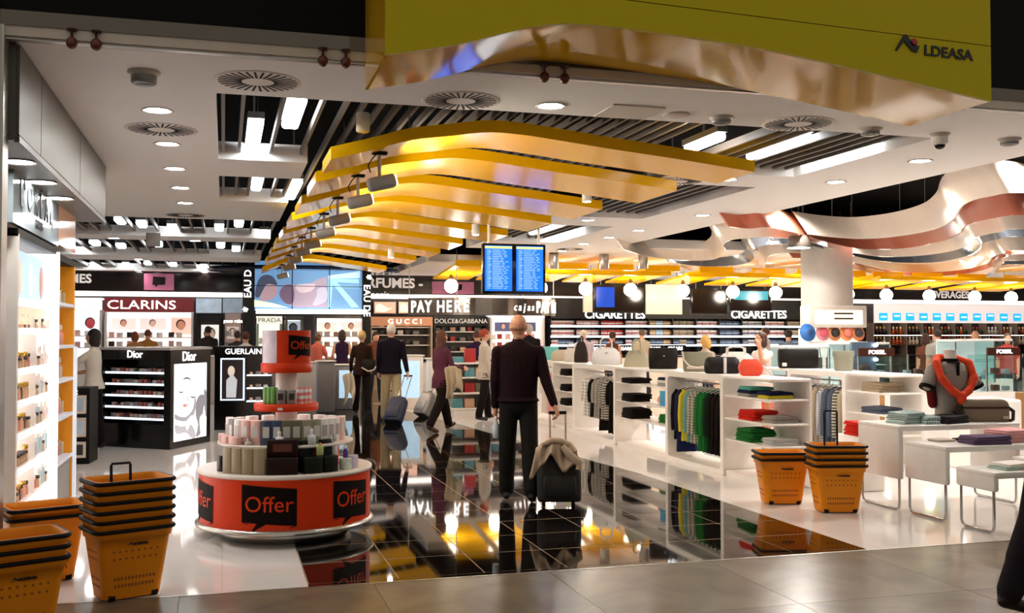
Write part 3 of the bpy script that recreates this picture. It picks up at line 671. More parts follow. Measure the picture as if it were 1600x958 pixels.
for x0, x1, lb, rot, al, s in ((379, 396, 'tall black pillar with white vertical perfume lettering left of the picture wall', -90, 'CENTER', 'EAU DE'), (566, 580, 'tall black pillar with white vertical lettering right of the picture wall', 90, 'CENTER', 'EAU DE')):
    p, q = PY(x0, 490, YV - .15), PY(x1, 405, YV - .15); t = thing('sign_pillar', lb, 'sign', (p.x, YV - .15, 0))
    MB().box(0, q.x - p.x, 0, .3, 0, 3.4).build('pillar', BLACK, t)
    zc = PY(x0, 440 if rot < 0 else 470, YV).z; text(s, .25, SIGNW, t, ((q.x - p.x) / 2, -.006, zc), rot=(R(90), R(rot), 0), bold=.006)
    text('*', .3, SIGNW, t, ((q.x - p.x) / 2, -.006, zc + (-.72 if rot < 0 else .62)), rot=(R(90), R(rot), 0), bold=.02)
c = PY(470, 415, 27.6); t = thing('ceiling_disc', 'dark blue oval disc under the ceiling above the picture wall', 'ceiling panel', (2.1, 27.8, 0)); t.scale = (1, .55, 1)
MB().lathe([(2.5, 3.3), (2.55, 3.34), (2.5, 3.4)], n=48).build('disc', M('disc_blue', '101c3c', .1, var=.1), t)
p = PY(400, 490, YV - .1); q = PY(573, 484, YV - .1); tag(MB().box(p.x, q.x, YV - .16, YV + .1, p.z, q.z).build('light_shelf', M('white_strip', 'fff4ee', .4, emit=1.6, var=0)), 'thin white lit shelf below the picture wall', 'shelf')

# ------------------------------------------------------------------ cabinets along the back
tinyb = {'white': box_proto('carton', wpk, .16, .1, .13, 'small white pack on a far perfume shelf'), 'pink': box_proto('carton', ppk, .14, .1, .15, 'small pink pack on a far perfume shelf'),
         'grey': box_proto('carton', gpk, .18, .1, .11, 'small grey pack on a far perfume shelf'), 'dark': box_proto('carton', dpk, .15, .1, .14, 'small dark pack on a far perfume shelf'),
         'tan': box_proto('carton', bpk, .16, .1, .12, 'small tan pack on a far perfume shelf'), 'red': box_proto('carton', rpk, .14, .1, .14, 'small red pack on a far perfume shelf')}
def cabinet(px0, px1, hy0, hy1, label, headm, body, lit, word=None, wsize=.2, wmat=None, bold=0, sx=1.0, shelves=(1.28, 1.6), packs=('white', 'pink'), Y=29.6, posters=(), base=True, wshift=0):
    x0, x1 = PY(px0, 500, Y).x, PY(px1, 500, Y).x; zt, zh = PY(px0, hy0, Y).z, PY(px0, hy1, Y).z; W = x1 - x0
    t = thing('wall_cabinet', label, 'cabinet', (x0, Y, 0))
    MB().box(0, W, 0, .06, zh, zt).box(0, W, .06, .55, zt - .04, zt).build('header', headm, t)
    MB().box(0, .06, 0, .55, 0, zh).build('side_panel', body, t); MB().box(W - .06, W, 0, .55, 0, zh).build('side_panel', body, t)
    MB().box(.06, W - .06, .5, .55, .95, zh).build('back_panel', lit, t)
    if base: MB().box(.06, W - .06, -.15, .5, 0, .95).build('counter', body, t)
    for z in shelves:
        MB().box(.06, W - .06, .12, .5, z - .03, z).build('shelf', WHITE, t)
        k = 0; x = .16; cs = {96: 'squiggle', 163: 'maroon-sign', 348: 'pale-lettered', 401: 'cream', 492: 'two-portrait', 578: 'tan', 678: 'silver-lettered', 766: 'dark-poster'}.get(px0, 'far')
        while x < W - .15:
            pn_ = packs[(k + int(z * 10)) % len(packs)]; tinyb[pn_].put((x0 + x, Y + .3, z), label='small %s pack in the %s cabinet, %s shelf up, %s along' % (pn_, cs, ORD(1 + shelves.index(z)), ORD(k + 1)), group='packs on the far perfume shelves'); x += .21 + .05 * ((k * 7) % 3); k += 1
    if word: text(word, wsize, wmat or SIGNW, t, (W / 2 + wshift, -.008, (zt + zh) / 2 - .01), bold=bold, sx=sx)
    for (u0, u1, v0, v1, c1, c2) in posters:
        p = MB().box(u0 * W, u1 * W, .36, .4, v0, v1).build('poster', M('lit_' + c1, c1, .4, emit=.75, var=.15, scale=2), t)
        uc, vc, s = (u0 + u1) / 2 * W, (v0 + v1) / 2, (v1 - v0)
        MB().ell((uc, .3545, vc + s * .04), s * .22, .004, s * .28, 10, 6).build('portrait', M('portrait_' + c2, c2, .5, emit=.4), p)
        MB().ell((uc - s * .02, .3585, vc + s * .1), s * .27, .003, s * .3, 10, 6).build('portrait_hair', M('portrait_hair', '4a3028', .6, emit=.12), p)
    return t, W
litw = M('lit_back', 'fff2ea', .5, emit=1.0, var=.06); litc = M('lit_back_cool', 'eef4fb', .5, emit=1.0, var=.06); dkb = M('cab_dark', '1a1313', .3)
cabinet(96, 159, 465, 484, 'white lit cabinet with a red squiggle picture, cut off by the cosmetics unit', M('head_white', 'f4f4f0', .4, emit=.9), WHITE, litc, posters=((.45, .9, 1.65, 2.15, 'e4eef8', 'a83a40'),))
cabinet(163, 302, 465, 487, 'white lit cabinet under a dark red sign reading CLARINS', M('head_maroon', '7a2a2a', .35, emit=.25), WHITE, litw, 'CLARINS', .34, SIGNW, 0, 1.34, (1.3, 1.55), ('white', 'dark', 'white', 'pink'), posters=((.06, .34, 1.75, 2.08, 'f8e0d8', 'e8a890'), (.38, .68, 1.75, 2.08, 'f8dcd4', 'f0c8b0'), (.74, .97, 1.62, 2.1, 'f0c0b0', 'd89878')), wshift=-.2)
t, W = cabinet(306, 346, 466, 489, 'narrow black cabinet with a white portrait poster', M('head_photos', 'aab8c4', .4, emit=.5, var=.6, scale=5), BLACK, dkb, shelves=(), posters=((.2, .9, 1.3, 1.9, 'f4efe6', 'd8b8a0'),))
t, W = cabinet(348, 380, 466, 489, 'black cabinet with pale lettering and shelves left of the vertical pillar', M('head_photos2', '98a4b0', .4, emit=.4, var=.6, scale=4), BLACK, M('dim_lit', 'a08478', .5, emit=.4), posters=((.2, .8, 1.5, 1.85, 'b8a89c', 'd8c0b0'),))
text('paco rabanne', .13, SIGNW, t, (W / 2 + .1, -.01, 2.0), bold=.02)
cabinet(401, 441, 494, 506, 'cream cabinet with grey PRADA lettering under the picture wall', M('head_cream', 'f2eedc', .4, emit=.8), M('prada_green', 'dfe6da', .4), M('prada_lit', 'dcebd8', .4, emit=.7), 'PRADA', .17, M('letter_taupe', '8a8478', .5), 0, 1.15, (1.4,), ('white', 'grey'), 28.9)
t, W = cabinet(446, 474, 494, 500, 'small grey framed cabinet with a black and white photo', GREYM, M('cab_grey', '9c9894', .4), litc, shelves=(), Y=28.9, posters=((.08, .92, 1.55, 2.0, 'a8b0b8', '50545c'),))
cabinet(492, 574, 493, 497, 'bright white lit cabinet with two portraits behind the dark-haired shopper', GREYM, M('cab_grey'), litw, shelves=(1.3, 1.58), Y=28.9, packs=('white', 'white', 'tan'), posters=((.08, .45, 1.68, 2.0, 'fde8dc', 'e8a88c'), (.52, .92, 1.68, 2.0, 'fde4d8', 'e0a080')))
t, W = cabinet(578, 676, 495, 509, 'tan cabinet with white lettering and dark shelves', M('head_tan', 'c98a62', .4, emit=.35), M('cab_sand', 'b8a48c', .4), M('gucci_back', '3a2a24', .5), 'G U C C I', .2, SIGNW, -.004, 1.2, (1.32, 1.62, 1.85), ('grey', 'white', 'dark'), wshift=.1)
for x0, x1, c in ((582, 618, 'e8a890'), (620, 652, 'f0bca0')):
    t2, W2, H2 = poster(x0, x1, 471, 491, 30.39, 'lit skin-toned photograph under the light strip' + (', nearer the mirror band' if x0 > 600 else ', nearer the black pillar'), bg=M('photo_' + c, c, .4, emit=.75, var=.35, scale=2.2), frame=BLACK, d=.2)
    MB().prism([(W2 * .1, H2 * .2), (W2 * .5, H2 * .15), (W2 * .85, H2 * .5), (W2 * .6, H2 * .45), (W2 * .3, H2 * .8), (W2 * .12, H2 * .7)], -.212, -.205).build('limb_print', M('limb_print', 'fbe6d8', .4, emit=.7), t2)
cabinet(678, 762, 494, 509, 'black cabinet with silver lettering and shelves of packs', BLACK, BLACK, dkb, 'DOLCE&GABBANA', .19, M('letter_silver', 'd8d0c8', .3, emit=.5), -.005, 1.0, (1.12, 1.42, 1.72), ('white', 'red', 'grey', 'dark', 'tan'))
cabinet(766, 851, 493, 496, 'white lit cabinet with two dark posters behind the bald traveller', M('head_white'), WHITE, litw, shelves=(1.25, 1.5), packs=('white', 'red', 'pink'), posters=((.14, .45, 1.72, 2.0, '4a4a66', 'c89888'), (.55, .9, 1.72, 2.0, '45455e', 'd8a898')))

# ------------------------------------------------------------------ tobacco wall
x0, x1 = PY(862, 500, 29.6).x, PY(1266, 500, 29.6).x; W = x1 - x0
tb = thing('tobacco_shelving', 'long black shelving with lit edges under the white CIGARETTES lettering', 'shelving', (x0, 29.6, 0))
MB().box(0, W, .5, .55, 0, 2.75).box(0, W, .0, .1, 2.12, 2.75).box(0, W, -.2, .5, 0, 1.0).build('body', M('tobacco_black', '120c0b', .3), tb)
nU = 11; uw = W / nU
strip = M('shelf_strip', 'f4f8ff', .4, emit=7.0, var=0)
for z in (1.9, 1.58, 1.3):
    MB().box(0, W, .1, .5, z - .04, z).build('shelf', BLACK, tb)
    MB().box(0, W, .08, .1, z - .045, z + .005).build('shelf_light', strip, tb)
for k in range(nU + 1): MB().box(k * uw - .02, k * uw + .02, .1, .5, 1.0, 2.12).build('divider', BLACK, tb)
cart = [box_proto('cigarette_carton', M('carton_%d' % i, c, .4), .24, .12, .17, '%s carton on the tobacco shelves' % nm, 'carton', M('carton_b%d' % i, c2, .4)) for i, (c, c2, nm) in enumerate((('efe2dc', 'b04040', 'white and red'), ('d8a8a0', 'efe6e2', 'pink and white'), ('c03434', 'f0e4e0', 'red and white'), ('e8dcd8', '4a5878', 'white and blue'), ('cf9a62', 'e8d8c0', 'tan'), ('b8a488', '8a7a64', 'olive grey'), ('f0e8e4', 'b85058', 'white with a wine band'), ('4a5a74', '9fb0c4', 'slate blue'), ('9cc0d8', 'f0f0f0', 'pale blue')))]
seq = (0, 1, 2, 6, 4, 5, 6, 7, 3, 0, 5)
for u in range(nU):
    for r, z in enumerate((1.9, 1.58, 1.3)):
        for k in range(3):
            c = cart[(7 if r == 2 and (u + k) % 3 else (8 if u == 4 and k == 1 else seq[u]))]
            c.put((x0 + uw * u + .16 + .26 * k, 29.9, z), label=c.o['label'].split(',')[0] + ', %s bay, %s row, %s' % (ORD(u + 1), ('upper', 'middle', 'lower')[r], ('left one', 'middle one', 'right one')[k]), group='cartons on the tobacco shelves', scale=(1, 1, 1.1 if r == 1 else .9))
for px in (962, 1187):
    c = PY(px, 492, 29.55); text('CIGARETTES', .36, SIGNW, tb, (c.x - x0, -.008, c.z), bold=.014)
c = PY(1235, 462, 29.5)
for px in (935, 975, 1020, 1055): 
    c = PY(px, 541, 27.5); t = thing('counter_sign', '%s small black counter sign in front of the tobacco shelves' % {935: 'first', 975: 'second', 1020: 'third', 1055: 'fourth'}[px], 'sign', (c.x, 27.5, 1.0), 0, 'small counter signs at the tobacco desk'); MB().box(-.35, .35, 0, .04, .1, .32).box(-.03, .03, 0, .03, 0, .1).build('board', BLACK, t); text('CIGARS', .14, SIGNW, t, (0, -.006, .21), bold=.02)
t = thing('tobacco_counter', 'low white counter running in front of the tobacco shelves', 'counter', (8.6, 27.3, 0)); MB().box(0, 8.6, 0, .5, 0, .96).build('body', WHITE, t); MB().box(-.05, 8.65, -.05, .55, .96, 1.0).build('worktop', BLACK, t)

# ------------------------------------------------------------------ drinks wall
x0, x1 = PY(1368, 500, 29.6).x, PY(1640, 500, 29.6).x; W = x1 - x0
dw = thing('drinks_shelving', 'long dark drinks shelving under a white band with blue lit pictures', 'shelving', (x0, 29.6, 0))
MB().box(0, W, 0, .1, 2.02, 2.66).build('header', M('drinks_head', 'e8dcd8', .4, emit=.55), dw)
MB().box(0, W, .5, .55, 0, 2.1).box(0, W, .05, .5, .0, .25).build('body', M('drinks_body', '241410', .4), dw)
loz = M('lit_blue', '1c9ce8', .3, emit=1.1, var=.35, scale=3); lw2 = M('lit_white_mark', 'e8f4ff', .3, emit=1.0)
for k in range(11):
    c = PY(1380 + 20.9 * k, 493.5, 29.6); r = MB().rbox(c.x - x0 - .17, c.x - x0 + .17, -.02, .02, 2.1, 2.36, r=.019).build('lit_picture', loz, dw)
    MB().box(c.x - x0 - .11, c.x - x0 + .11, -.026, -.018, 2.2 + .03 * (k % 3), 2.25 + .03 * (k % 3)).build('white_mark', lw2, r)
for z in (1.62, 1.28, .94, .6): MB().box(0, W, .12, .5, z - .03, z).build('shelf', M('drinks_shelf', '3a2418', .4), dw)
for k in range(12): MB().box(k * W / 11 - .02, k * W / 11 + .02, .1, .5, .25, 2.02).build('divider', M('drinks_div', '6e625a', .4), dw)
bots = [bottle_proto('liquor_bottle', M('liq_%d' % i, c, .12), M('liqcap_%d' % i, c2, .3), .055, .22, '%s bottle on the far drinks shelves' % nm) for i, (c, c2, nm) in enumerate((('5a2c14', 'd8b060', 'amber'), ('1f3a1c', 'b02020', 'dark green'), ('b8b0a0', 'e8e8e8', 'clear'), ('b04a20', 'f0d8a0', 'orange'), ('241412', 'd0a040', 'near-black')))]
rb = random.Random(5)
for z in (1.62, 1.28):
    for k in range(11):
        i = rb.randrange(5)
        for j in range(5): (bt_ := bots[i if rb.random() < .75 else rb.randrange(5)]).put((x0 + W / 11 * k + .1 + j * .145, 29.88, z), label=bt_.o['label'].split(',')[0] + ', %s bay, %s shelf, %s along' % (ORD(k + 1), 'upper' if z > 1.5 else 'lower', ORD(j + 1)), group='bottles on the far drinks shelves')
# price lights under the shelf edge
MB().box(0, W, .1, .12, 1.585, 1.605).build('shelf_light', M('shelf_strip_dim', 'ffe8d0', .4, emit=4.0), dw)
# ------------------------------------------------------------------ cosmetics shelving on the plain wall
XC = -1.45
cu = thing('cosmetics_shelving', 'tall white lit cosmetics shelving unit on the side wall', 'shelving', (XC, 8.1, 0), R(90))
bright = M('cosmetic_lit', 'fffaf6', .4, emit=2.4, var=.04)
MB().box(0, 1.8, .38, .42, 0, 2.36).build('back_panel', bright, cu)
MB().box(0, .05, 0, .4, 0, 2.36).build('side_panel', WHITE, cu); MB().box(1.76, 1.82, -.02, .4, 0, 2.36).build('side_panel', bright, cu)
MB().box(0, 1.82, 0, .42, 2.34, 2.4).build('top', BLACKM, cu); MB().box(.05, 1.76, .02, .4, 0, .16).build('plinth', WHITE, cu)
shz = (1.66, 1.36, 1.12, .88, .62, .34)
for z in shz:
    MB().box(.05, 1.76, .0, .38, z - .025, z).build('shelf', WHITE, cu); MB().box(.05, 1.76, -.012, .0, z - .04, z + .012).build('price_rail', M('price_rail', 'e8eef2', .3, emit=.5), cu)
MB().box(.9, .915, .02, .38, .16, 1.63).build('divider', WHITE, cu)
lb = M('poster_lit_blue', '9fc0e8', .35, emit=.7, var=.35, scale=3)
p = MB().box(.08, 1.7, .05, .09, 1.9, 2.26).build('lit_poster', lb, cu)
for x, c in ((.35, 'd8b8a8'), (.8, 'f0e0d8'), (1.3, 'b08878')): MB().ell((x, .048, 2.06), .09, .003, .14, 10, 6).build('portrait', M('portrait_c' + c, c, .5, emit=.5), p)
MB().box(.08, 1.7, .05, .08, 1.7, 1.84).build('sample_poster', M('poster_tan', 'd8c4a8', .4, emit=.45, var=.3, scale=5), cu)
ou = thing('orange_shelving', 'narrow orange-backed cosmetics unit beside the white lit one', 'shelving', (XC, 10.0, 0), R(90))
orb = M('orange_back', 'e0921c', .45, emit=.12)
MB().box(0, 1.05, .36, .4, 0, 2.3).build('back_panel', orb, ou); MB().box(0, .05, 0, .38, 0, 2.3).build('side_panel', M('dark_side', '2e211c', .4), ou); MB().box(1.0, 1.06, 0, .38, 0, 2.3).build('side_panel', orb, ou); MB().box(1.0, 1.06, -.03, 0, 0, 1.5).build('edge_strip', M('cool_edge', 'dfe8f2', .35, emit=.3), ou)
MB().box(0, 1.06, 0, .4, 2.3, 2.36).build('top', BLACKM, ou); MB().box(.05, 1.0, .02, .36, 0, .42).build('base_door', GREYM, ou)
ohz = (1.92, 1.52, 1.2, .85, .44)
for z in ohz: MB().box(.05, 1.0, .0, .36, z - .03, z).build('shelf', M('shelf_cool', 'c8d4e2', .3, emit=.15), ou)
P = [bottle_proto('cosmetic_tube', M('cos_%d' % i, c, .35), cm, r, h, 'small %s on the white lit cosmetics unit' % nm, 'cosmetic', nk, sq) for i, (c, cm, r, h, nm, nk, sq) in enumerate((
    ('e8b890', GOLD, .022, .1, 'beige tube with gold cap', .8, False), ('f0e8e4', wpk, .03, .13, 'white bottle with white cap', .5, False), ('d88a80', dpk, .02, .09, 'rose tube with dark cap', .8, False), ('c8a078', dpk, .035, .07, 'tan jar with dark lid', .9, False), ('a8c4cc', wpk, .03, .12, 'pale blue flat bottle', .5, True), ('5a4640', GOLD, .02, .1, 'brown tube with gold cap', .8, False), ('d84a3c', wpk, .02, .09, 'red tube with white cap', .8, False)))]
rb = random.Random(8); PN = [q.o['label'].split(' on the')[0] for q in P]
SHN = ('top', 'second', 'third', 'fourth', 'fifth', 'lowest')
for zi, z in enumerate(shz):
    x = .1; nn = 0
    while x < 1.72:
        if abs(x - .9) < .04: x += .06; continue
        i = rb.choice((0, 2, 3, 5, 0)) if x < .88 else rb.choice((1, 1, 4, 6, 3))
        deep = 2 if x < .88 else 1
        for d in range(deep):
            nn += 1; P[i].put(local(cu, (x, .07 + .11 * d, z)), label='%s, white lit unit, %s shelf, %s from front' % (PN[i], SHN[zi], ORD(nn)), group='cosmetics on the white lit unit', scale=(1, 1, .9 + .25 * rb.random()) if deep == 1 else None)
        x += .075 + .04 * rb.random()
P2 = [bottle_proto('lotion_bottle', M('lot_%d' % i, c, .3), cm, r, h, 'small %s on the orange-backed unit' % nm, 'cosmetic', nk, sq) for i, (c, cm, r, h, nm, nk, sq) in enumerate((('e8a088', wpk, .04, .16, 'peach lotion bottle', .45, False), ('d8c8a8', GOLD, .045, .12, 'sand flat bottle', .4, True), ('c87868', dpk, .035, .14, 'rose bottle', .5, False), ('2848a8', npk, .04, .15, 'blue bottle', .5, True)))]
for zi, z in enumerate(ohz):
    x = .12; nn = 0
    while x < .95:
        nn += 1; q_ = P2[3 if (z == 1.52 and x < .2) else rb.randrange(3)]; q_.put(local(ou, (x, .12, z)), label='%s, orange-backed unit, %s shelf, %s from front' % (q_.o['label'].split(' on the')[0].split(',')[0], SHN[zi] if zi < 4 else 'lowest', ORD(nn)), group='lotions on the orange-backed unit'); x += .12 + .03 * rb.random()
# sign above
t = thing('cosmetics_sign', 'white glossy sign panel with thin grey lettering above the cosmetics unit', 'sign', (XC, 7.9, 0), R(90))
MB().box(0, 2.06, 0, .04, 2.42, 2.8).build('panel', M('sign_glossy', '87949a', .08), t)
for ch, x in (("L", .3), ("'", .42), ("O", .62), ("R", .9), ("É", 1.14), ("A", 1.38), ("L", 1.62)): text(ch, .3, M('sign_grey_letter', '2a3034', .4), t, (x, -.003, 2.66), sx=.85)
text('PARIS', .1, M('sign_grey_letter'), t, (1.05, -.003, 2.5), sx=1.3)
tag(MB().box(0, 1.08, 0, .04, 2.44, 2.81).build('peach_panel', M('peach_glossy', 'dc9a70', .1, emit=.12), None, (XC, 9.97, 0), R(90)), 'peach glossy panel beside the white sign above the orange unit', 'panel')
for y in (8.2, 9.6): 
    t = thing('arm_spotlight', 'small black spotlight on top of the cosmetics unit' + (', nearer the shop front' if y < 9 else ', nearer the orange unit'), 'lamp', (XC - .1, y, 2.4)); MB().tube([(0, 0, 0), (0, 0, .1), (.06, 0, .14)], .012, 6).build('arm', BLACKM, t); MB().lathe([(.03, 0), (.035, .08)], (.07, 0, .1), 10).build('head', BLACKM, t)

# ------------------------------------------------------------------ black makeup gondola
th = math.atan2(15.1 - 15.9, -.72 + 1.73); A = (-1.73, 15.9, 0)
g = thing('makeup_gondola', 'black makeup gondola with five lit shelves and a glowing portrait panel', 'display stand', A, th)
LA = math.hypot(1.01, .8); ph = math.atan2(1.01, .53) - th; LB = math.hypot(.53, 1.01)
MBC = Matrix.Translation((LA, 0, 0)) @ Matrix.Rotation(ph, 4, 'Z')
Cc = MBC @ Vector((LB, 0, 0))
HG = 1.4
MB().prism([(0.0, .36), (LA - .06, .36), (LA - .1, .1), (Cc.x - .12, Cc.y - .05), (Cc.x - .5, Cc.y + .2), (.2, Cc.y)], .08, HG, plane='XY').build('core', BLACK, g)
MB().box(0, .05, 0, .4, 0, HG).build('side_panel', BLACK, g); MB().box(LA - .1, LA - .015, 0, .08, 0, HG).build('side_panel', BLACK, g)
tz = [(0, 0), (LA, 0), (LA - .08, .4), (0, .4)]; MB().prism(tz, 0, .34, plane='XY').build('base', BLACK, g); MB().prism(tz, HG - .14, HG, plane='XY').build('header', BLACK, g)
MB().prism([(-.04, -.04), (LA + .02, -.04), (Cc.x + .03, Cc.y), (Cc.x - .4, Cc.y + .35), (-.04, Cc.y + .1)], HG, HG + .035, plane='XY').build('top', M('counter_grey', 'b8b4b4', .25), g)
rail = M('shelf_rail_cool', 'dceaf6', .3, emit=1.3, var=0)
gz = [.42 + .165 * k for k in range(5)]
for z in gz:
    MB().box(.05, LA - .1, .06, .36, z - .02, z).build('shelf', BLACK, g); MB().box(.05, LA - .1, .045, .06, z - .024, z + .006).build('shelf_light', rail, g)
MB().box(0, LB, .0, .1, 0, HG, mat=MBC).build('light_panel_frame', BLACK, g)
glow = M('portrait_glow', 'fdfaf4', .3, emit=1.4, var=.02)
u0, u1, v0, v1 = .1, 1.0, .1, 1.2
pan = MB().box(u0, u1, -.012, 0, v0, v1, mat=MBC).build('light_panel', glow, g)
def gp(pts, nm, c, e, d=-.016):
    MB().prism([(u0 + (x - 440) / 182 * (u1 - u0), v0 + (888 - y) / 400 * (v1 - v0)) for x, y in soft(pts, 3)][::-1], d, d + .003, mat=MBC).build(nm, M('print_' + nm, c, .4, emit=e), pan)
gp([(480, 574), (495, 560), (515, 562), (532, 580), (512, 570), (495, 569)], 'brow', '5a5a60', .25)
gp([(462, 630), (475, 634), (487, 630), (478, 640), (466, 638)], 'eye', '5a5458', .25)
gp([(528, 660), (545, 668), (560, 662), (548, 674), (532, 670)], 'eye', '5a5458', .25)
gp([(482, 705), (492, 697), (502, 701), (512, 699), (505, 714), (492, 716)], 'lips', 'd08a88', .7)
gp([(508, 640), (514, 678), (500, 684), (506, 676)], 'nose', 'b0aeb4', .8)
gp([(441, 745), (470, 762), (505, 765), (540, 730), (552, 668), (560, 700), (548, 760), (510, 790), (470, 785), (441, 770)], 'jaw_shade', '9a98a0', .7)
gp([(560, 700), (575, 665), (600, 660), (612, 690), (600, 760), (606, 830), (585, 872), (560, 880), (572, 820), (558, 770)], 'hair_strand', '8a8a94', .55)
gp([(606, 640), (621, 650), (621, 780), (610, 740)], 'hair_strand', '8a8a94', .55)
gp([(441, 800), (480, 815), (520, 805), (545, 830), (560, 880), (535, 886), (500, 850), (450, 850)], 'neck_shade', 'a8a6ae', .8)
gp([(500, 800), (528, 768), (538, 772), (516, 826), (505, 836)], 'finger', 'f4f0ec', 1.2, -.02)
gp([(580, 790), (600, 765), (612, 775), (604, 860), (588, 870)], 'finger', 'f4f0ec', 1.2, -.02)
text('Dior', .15, SIGNW, g, (LA * .5, -.006, HG - .065))
o = text('Dior', .2, SIGNW, g, tuple(MBC @ Vector((.5, -.006, HG - .1))), rot=(R(90), 0, ph))
pk = [box_proto('makeup_compact', M('mk_%d' % i, c, .35), wd, .07, h, 'small %s on the black makeup gondola' % nm, 'cosmetic') for i, (c, wd, h, nm) in enumerate((('d8d0cc', .07, .05, 'pale compact'), ('5a4a48', .08, .03, 'dark palette'), ('c86a60', .04, .06, 'rose lipstick box'), ('e8b8a0', .05, .05, 'peach compact'), ('9a8a88', .09, .06, 'grey display tray')))]
def gput(row, nn, x, y, z, i):
    pk[i].put(local(g, (x, y, z)), th, label='%s, black makeup gondola, %s row, %s shelf up, %s along' % (pk[i].o['label'].split(' on the')[0].split(',')[0], row, ORD(zi + 1), ORD(nn)), group='makeup on the black gondola')
for zi, z in enumerate(gz):
    x = .12; nn = 0
    while x < LA - .18:
        nn += 1; gput('front', nn, x, .16, z, rb.randrange(5))
        if rb.random() < .5: gput('rear', nn, x, .28, z, rb.randrange(4))
        x += .085
# smaller gondola behind it
g2 = thing('perfume_gondola', 'smaller black gondola with a lit portrait frame behind the makeup gondola', 'display stand', (-.15, 18.0, 0), R(-8))
MB().box(0, .95, .02, .8, 0, 1.25).box(0, .95, -.01, .02, 1.24, 1.42).box(0, .95, .02, .8, 1.25, 1.42).build('body', BLACK, g2)
MB().box(.1, .5, -.012, .02, .5, 1.22).build('lit_frame', M('frame_lit', 'cfe0f0', .3, emit=1.2), g2); pp = MB().box(.125, .475, -.018, -.012, .525, 1.195).build('picture', M('pic_dark', '352c2c', .3, emit=.15, var=.4, scale=5), g2)
MB().ell((.28, -.019, 1.0), .06, .003, .09, 10, 6).build('portrait', M('portrait_c', 'e8d8cc', .5, emit=.5), pp); MB().prism([(.2, .55), (.36, .55), (.38, .85), (.3, .95), (.2, .85)], -.021, -.018).build('dress_print', M('dress_print', 'd8dce4', .5, emit=.4), pp)
text('GUERLAIN', .13, SIGNW, g2, (.48, -.016, 1.33), bold=.002)
for z in (.5, .72, .94): MB().box(.55, .95, -.15, .02, z - .02, z).build('shelf', rail, g2)
for z in (.5, .72, .94):
    for k in range(3): pk[(k + 3) % 5].put(local(g2, (.62 + .12 * k, -.08, z)), group='makeup on the smaller black gondola', label='%s small pack on the %s shelf of the smaller black gondola' % (ORD(k + 1), {.5: 'low', .72: 'middle', .94: 'upper'}[z]))
# dark picture stand by the sales assistant
p = PZ(131, 722); s = thing('picture_stand', 'low black stand with framed pictures beside the sales assistant', 'display stand', (-2.05, p.y - .2, 0), R(-5))
MB().box(0, .55, 0, .5, 0, .95).build('body', BLACKM, s); s.scale = (.8, 1, 1)
for z0, z1, c in ((.08, .28, '2a2024'), (.34, .58, 'a8b8c8'), (.63, .86, '98a8b8')):
    f = MB().box(.1, .5, -.012, 0, z0, z1).build('picture_frame', M('frame_cream', 'd8d0c4', .4), s); MB().box(.14, .46, -.018, -.012, z0 + .035, z1 - .035).build('picture', M('pic_' + c, c, .4, var=.3, scale=9, emit=.15), f)
text('uez', .1, SIGNW, s, (.3, -.006, .905), bold=.01)

# ------------------------------------------------------------------ round offer kiosk
K = thing('offer_kiosk', 'round tiered kiosk with orange drum and black Offer speech bubbles', 'display stand', (.5, 8.58, 0), R(-3))
MB().lathe([(.5, 0), (.53, .02), (.53, .085), (.5, .09)], n=48).build('plinth', STEEL, K)
MB().lathe([(.66, .09), (.712, .10), (.716, .12), (.69, .135)], n=56).build('base_ring', M('base_ring', 'c9c4bc', .25, .8), K)
MB().lathe([(.685, .13), (.685, .515)], n=64).build('drum', ORANGE, K)
MB().lathe([(.685, .515), (.7, .52), (.7, .545), (.68, .55)], n=56).build('tray', M('tray_cream', 'e8ded4', .3), K)
MB().lathe([(.43, .55), (.43, .74)], n=40).build('riser', ORANGE, K)
MB().lathe([(.53, .735), (.545, .74), (.545, .755), (.53, .76)], n=48).build('tray', M('tray_cream'), K)
MB().lathe([(.088, .76), (.088, 1.5)], n=24).build('post', M('post_white', 'e4e0dc', .35), K)
MB().lathe([(.255, 1.0), (.26, 1.01), (.26, 1.055), (.25, 1.06)], n=40).build('tray', ORANGE, K)
MB().lathe([(.2, 1.31), (.207, 1.32), (.207, 1.385), (.2, 1.39)], n=40).build('tray', ORANGE, K)
mb = MB(); q = .195
for a0, a1, mi in ((-24, 150, 0), (150, 336, 1)):
    n = 24; vs = []
    for k in range(n + 1):
        a = R(a0 + (a1 - a0) * k / n); vs += [(q * math.sin(a), -q * math.cos(a), 1.39), (q * math.sin(a), -q * math.cos(a), 1.655)]
    mb.add(vs, [(2*i, 2*i+2, 2*i+3, 2*i+1) for i in range(n)], mi, True)
mb.add([(q * math.sin(2*math.pi*k/32), -q * math.cos(2*math.pi*k/32), 1.655) for k in range(32)], [tuple(range(32))[::-1]], 1)
mb.build('crown', [ORANGE, M('crown_photo', 'd8c8d4', .4, var=.25, scale=14)], K)
bubm = M('bubble_black', '120806', .6, spec=.1)
def bend(me, rad, a0, z0):
    for v in me.vertices:
        a = a0 + v.co.x / rad; rr = rad + v.co.z; v.co = Vector((rr * math.sin(a), -rr * math.cos(a), z0 + v.co.y))
    me.update(); return me
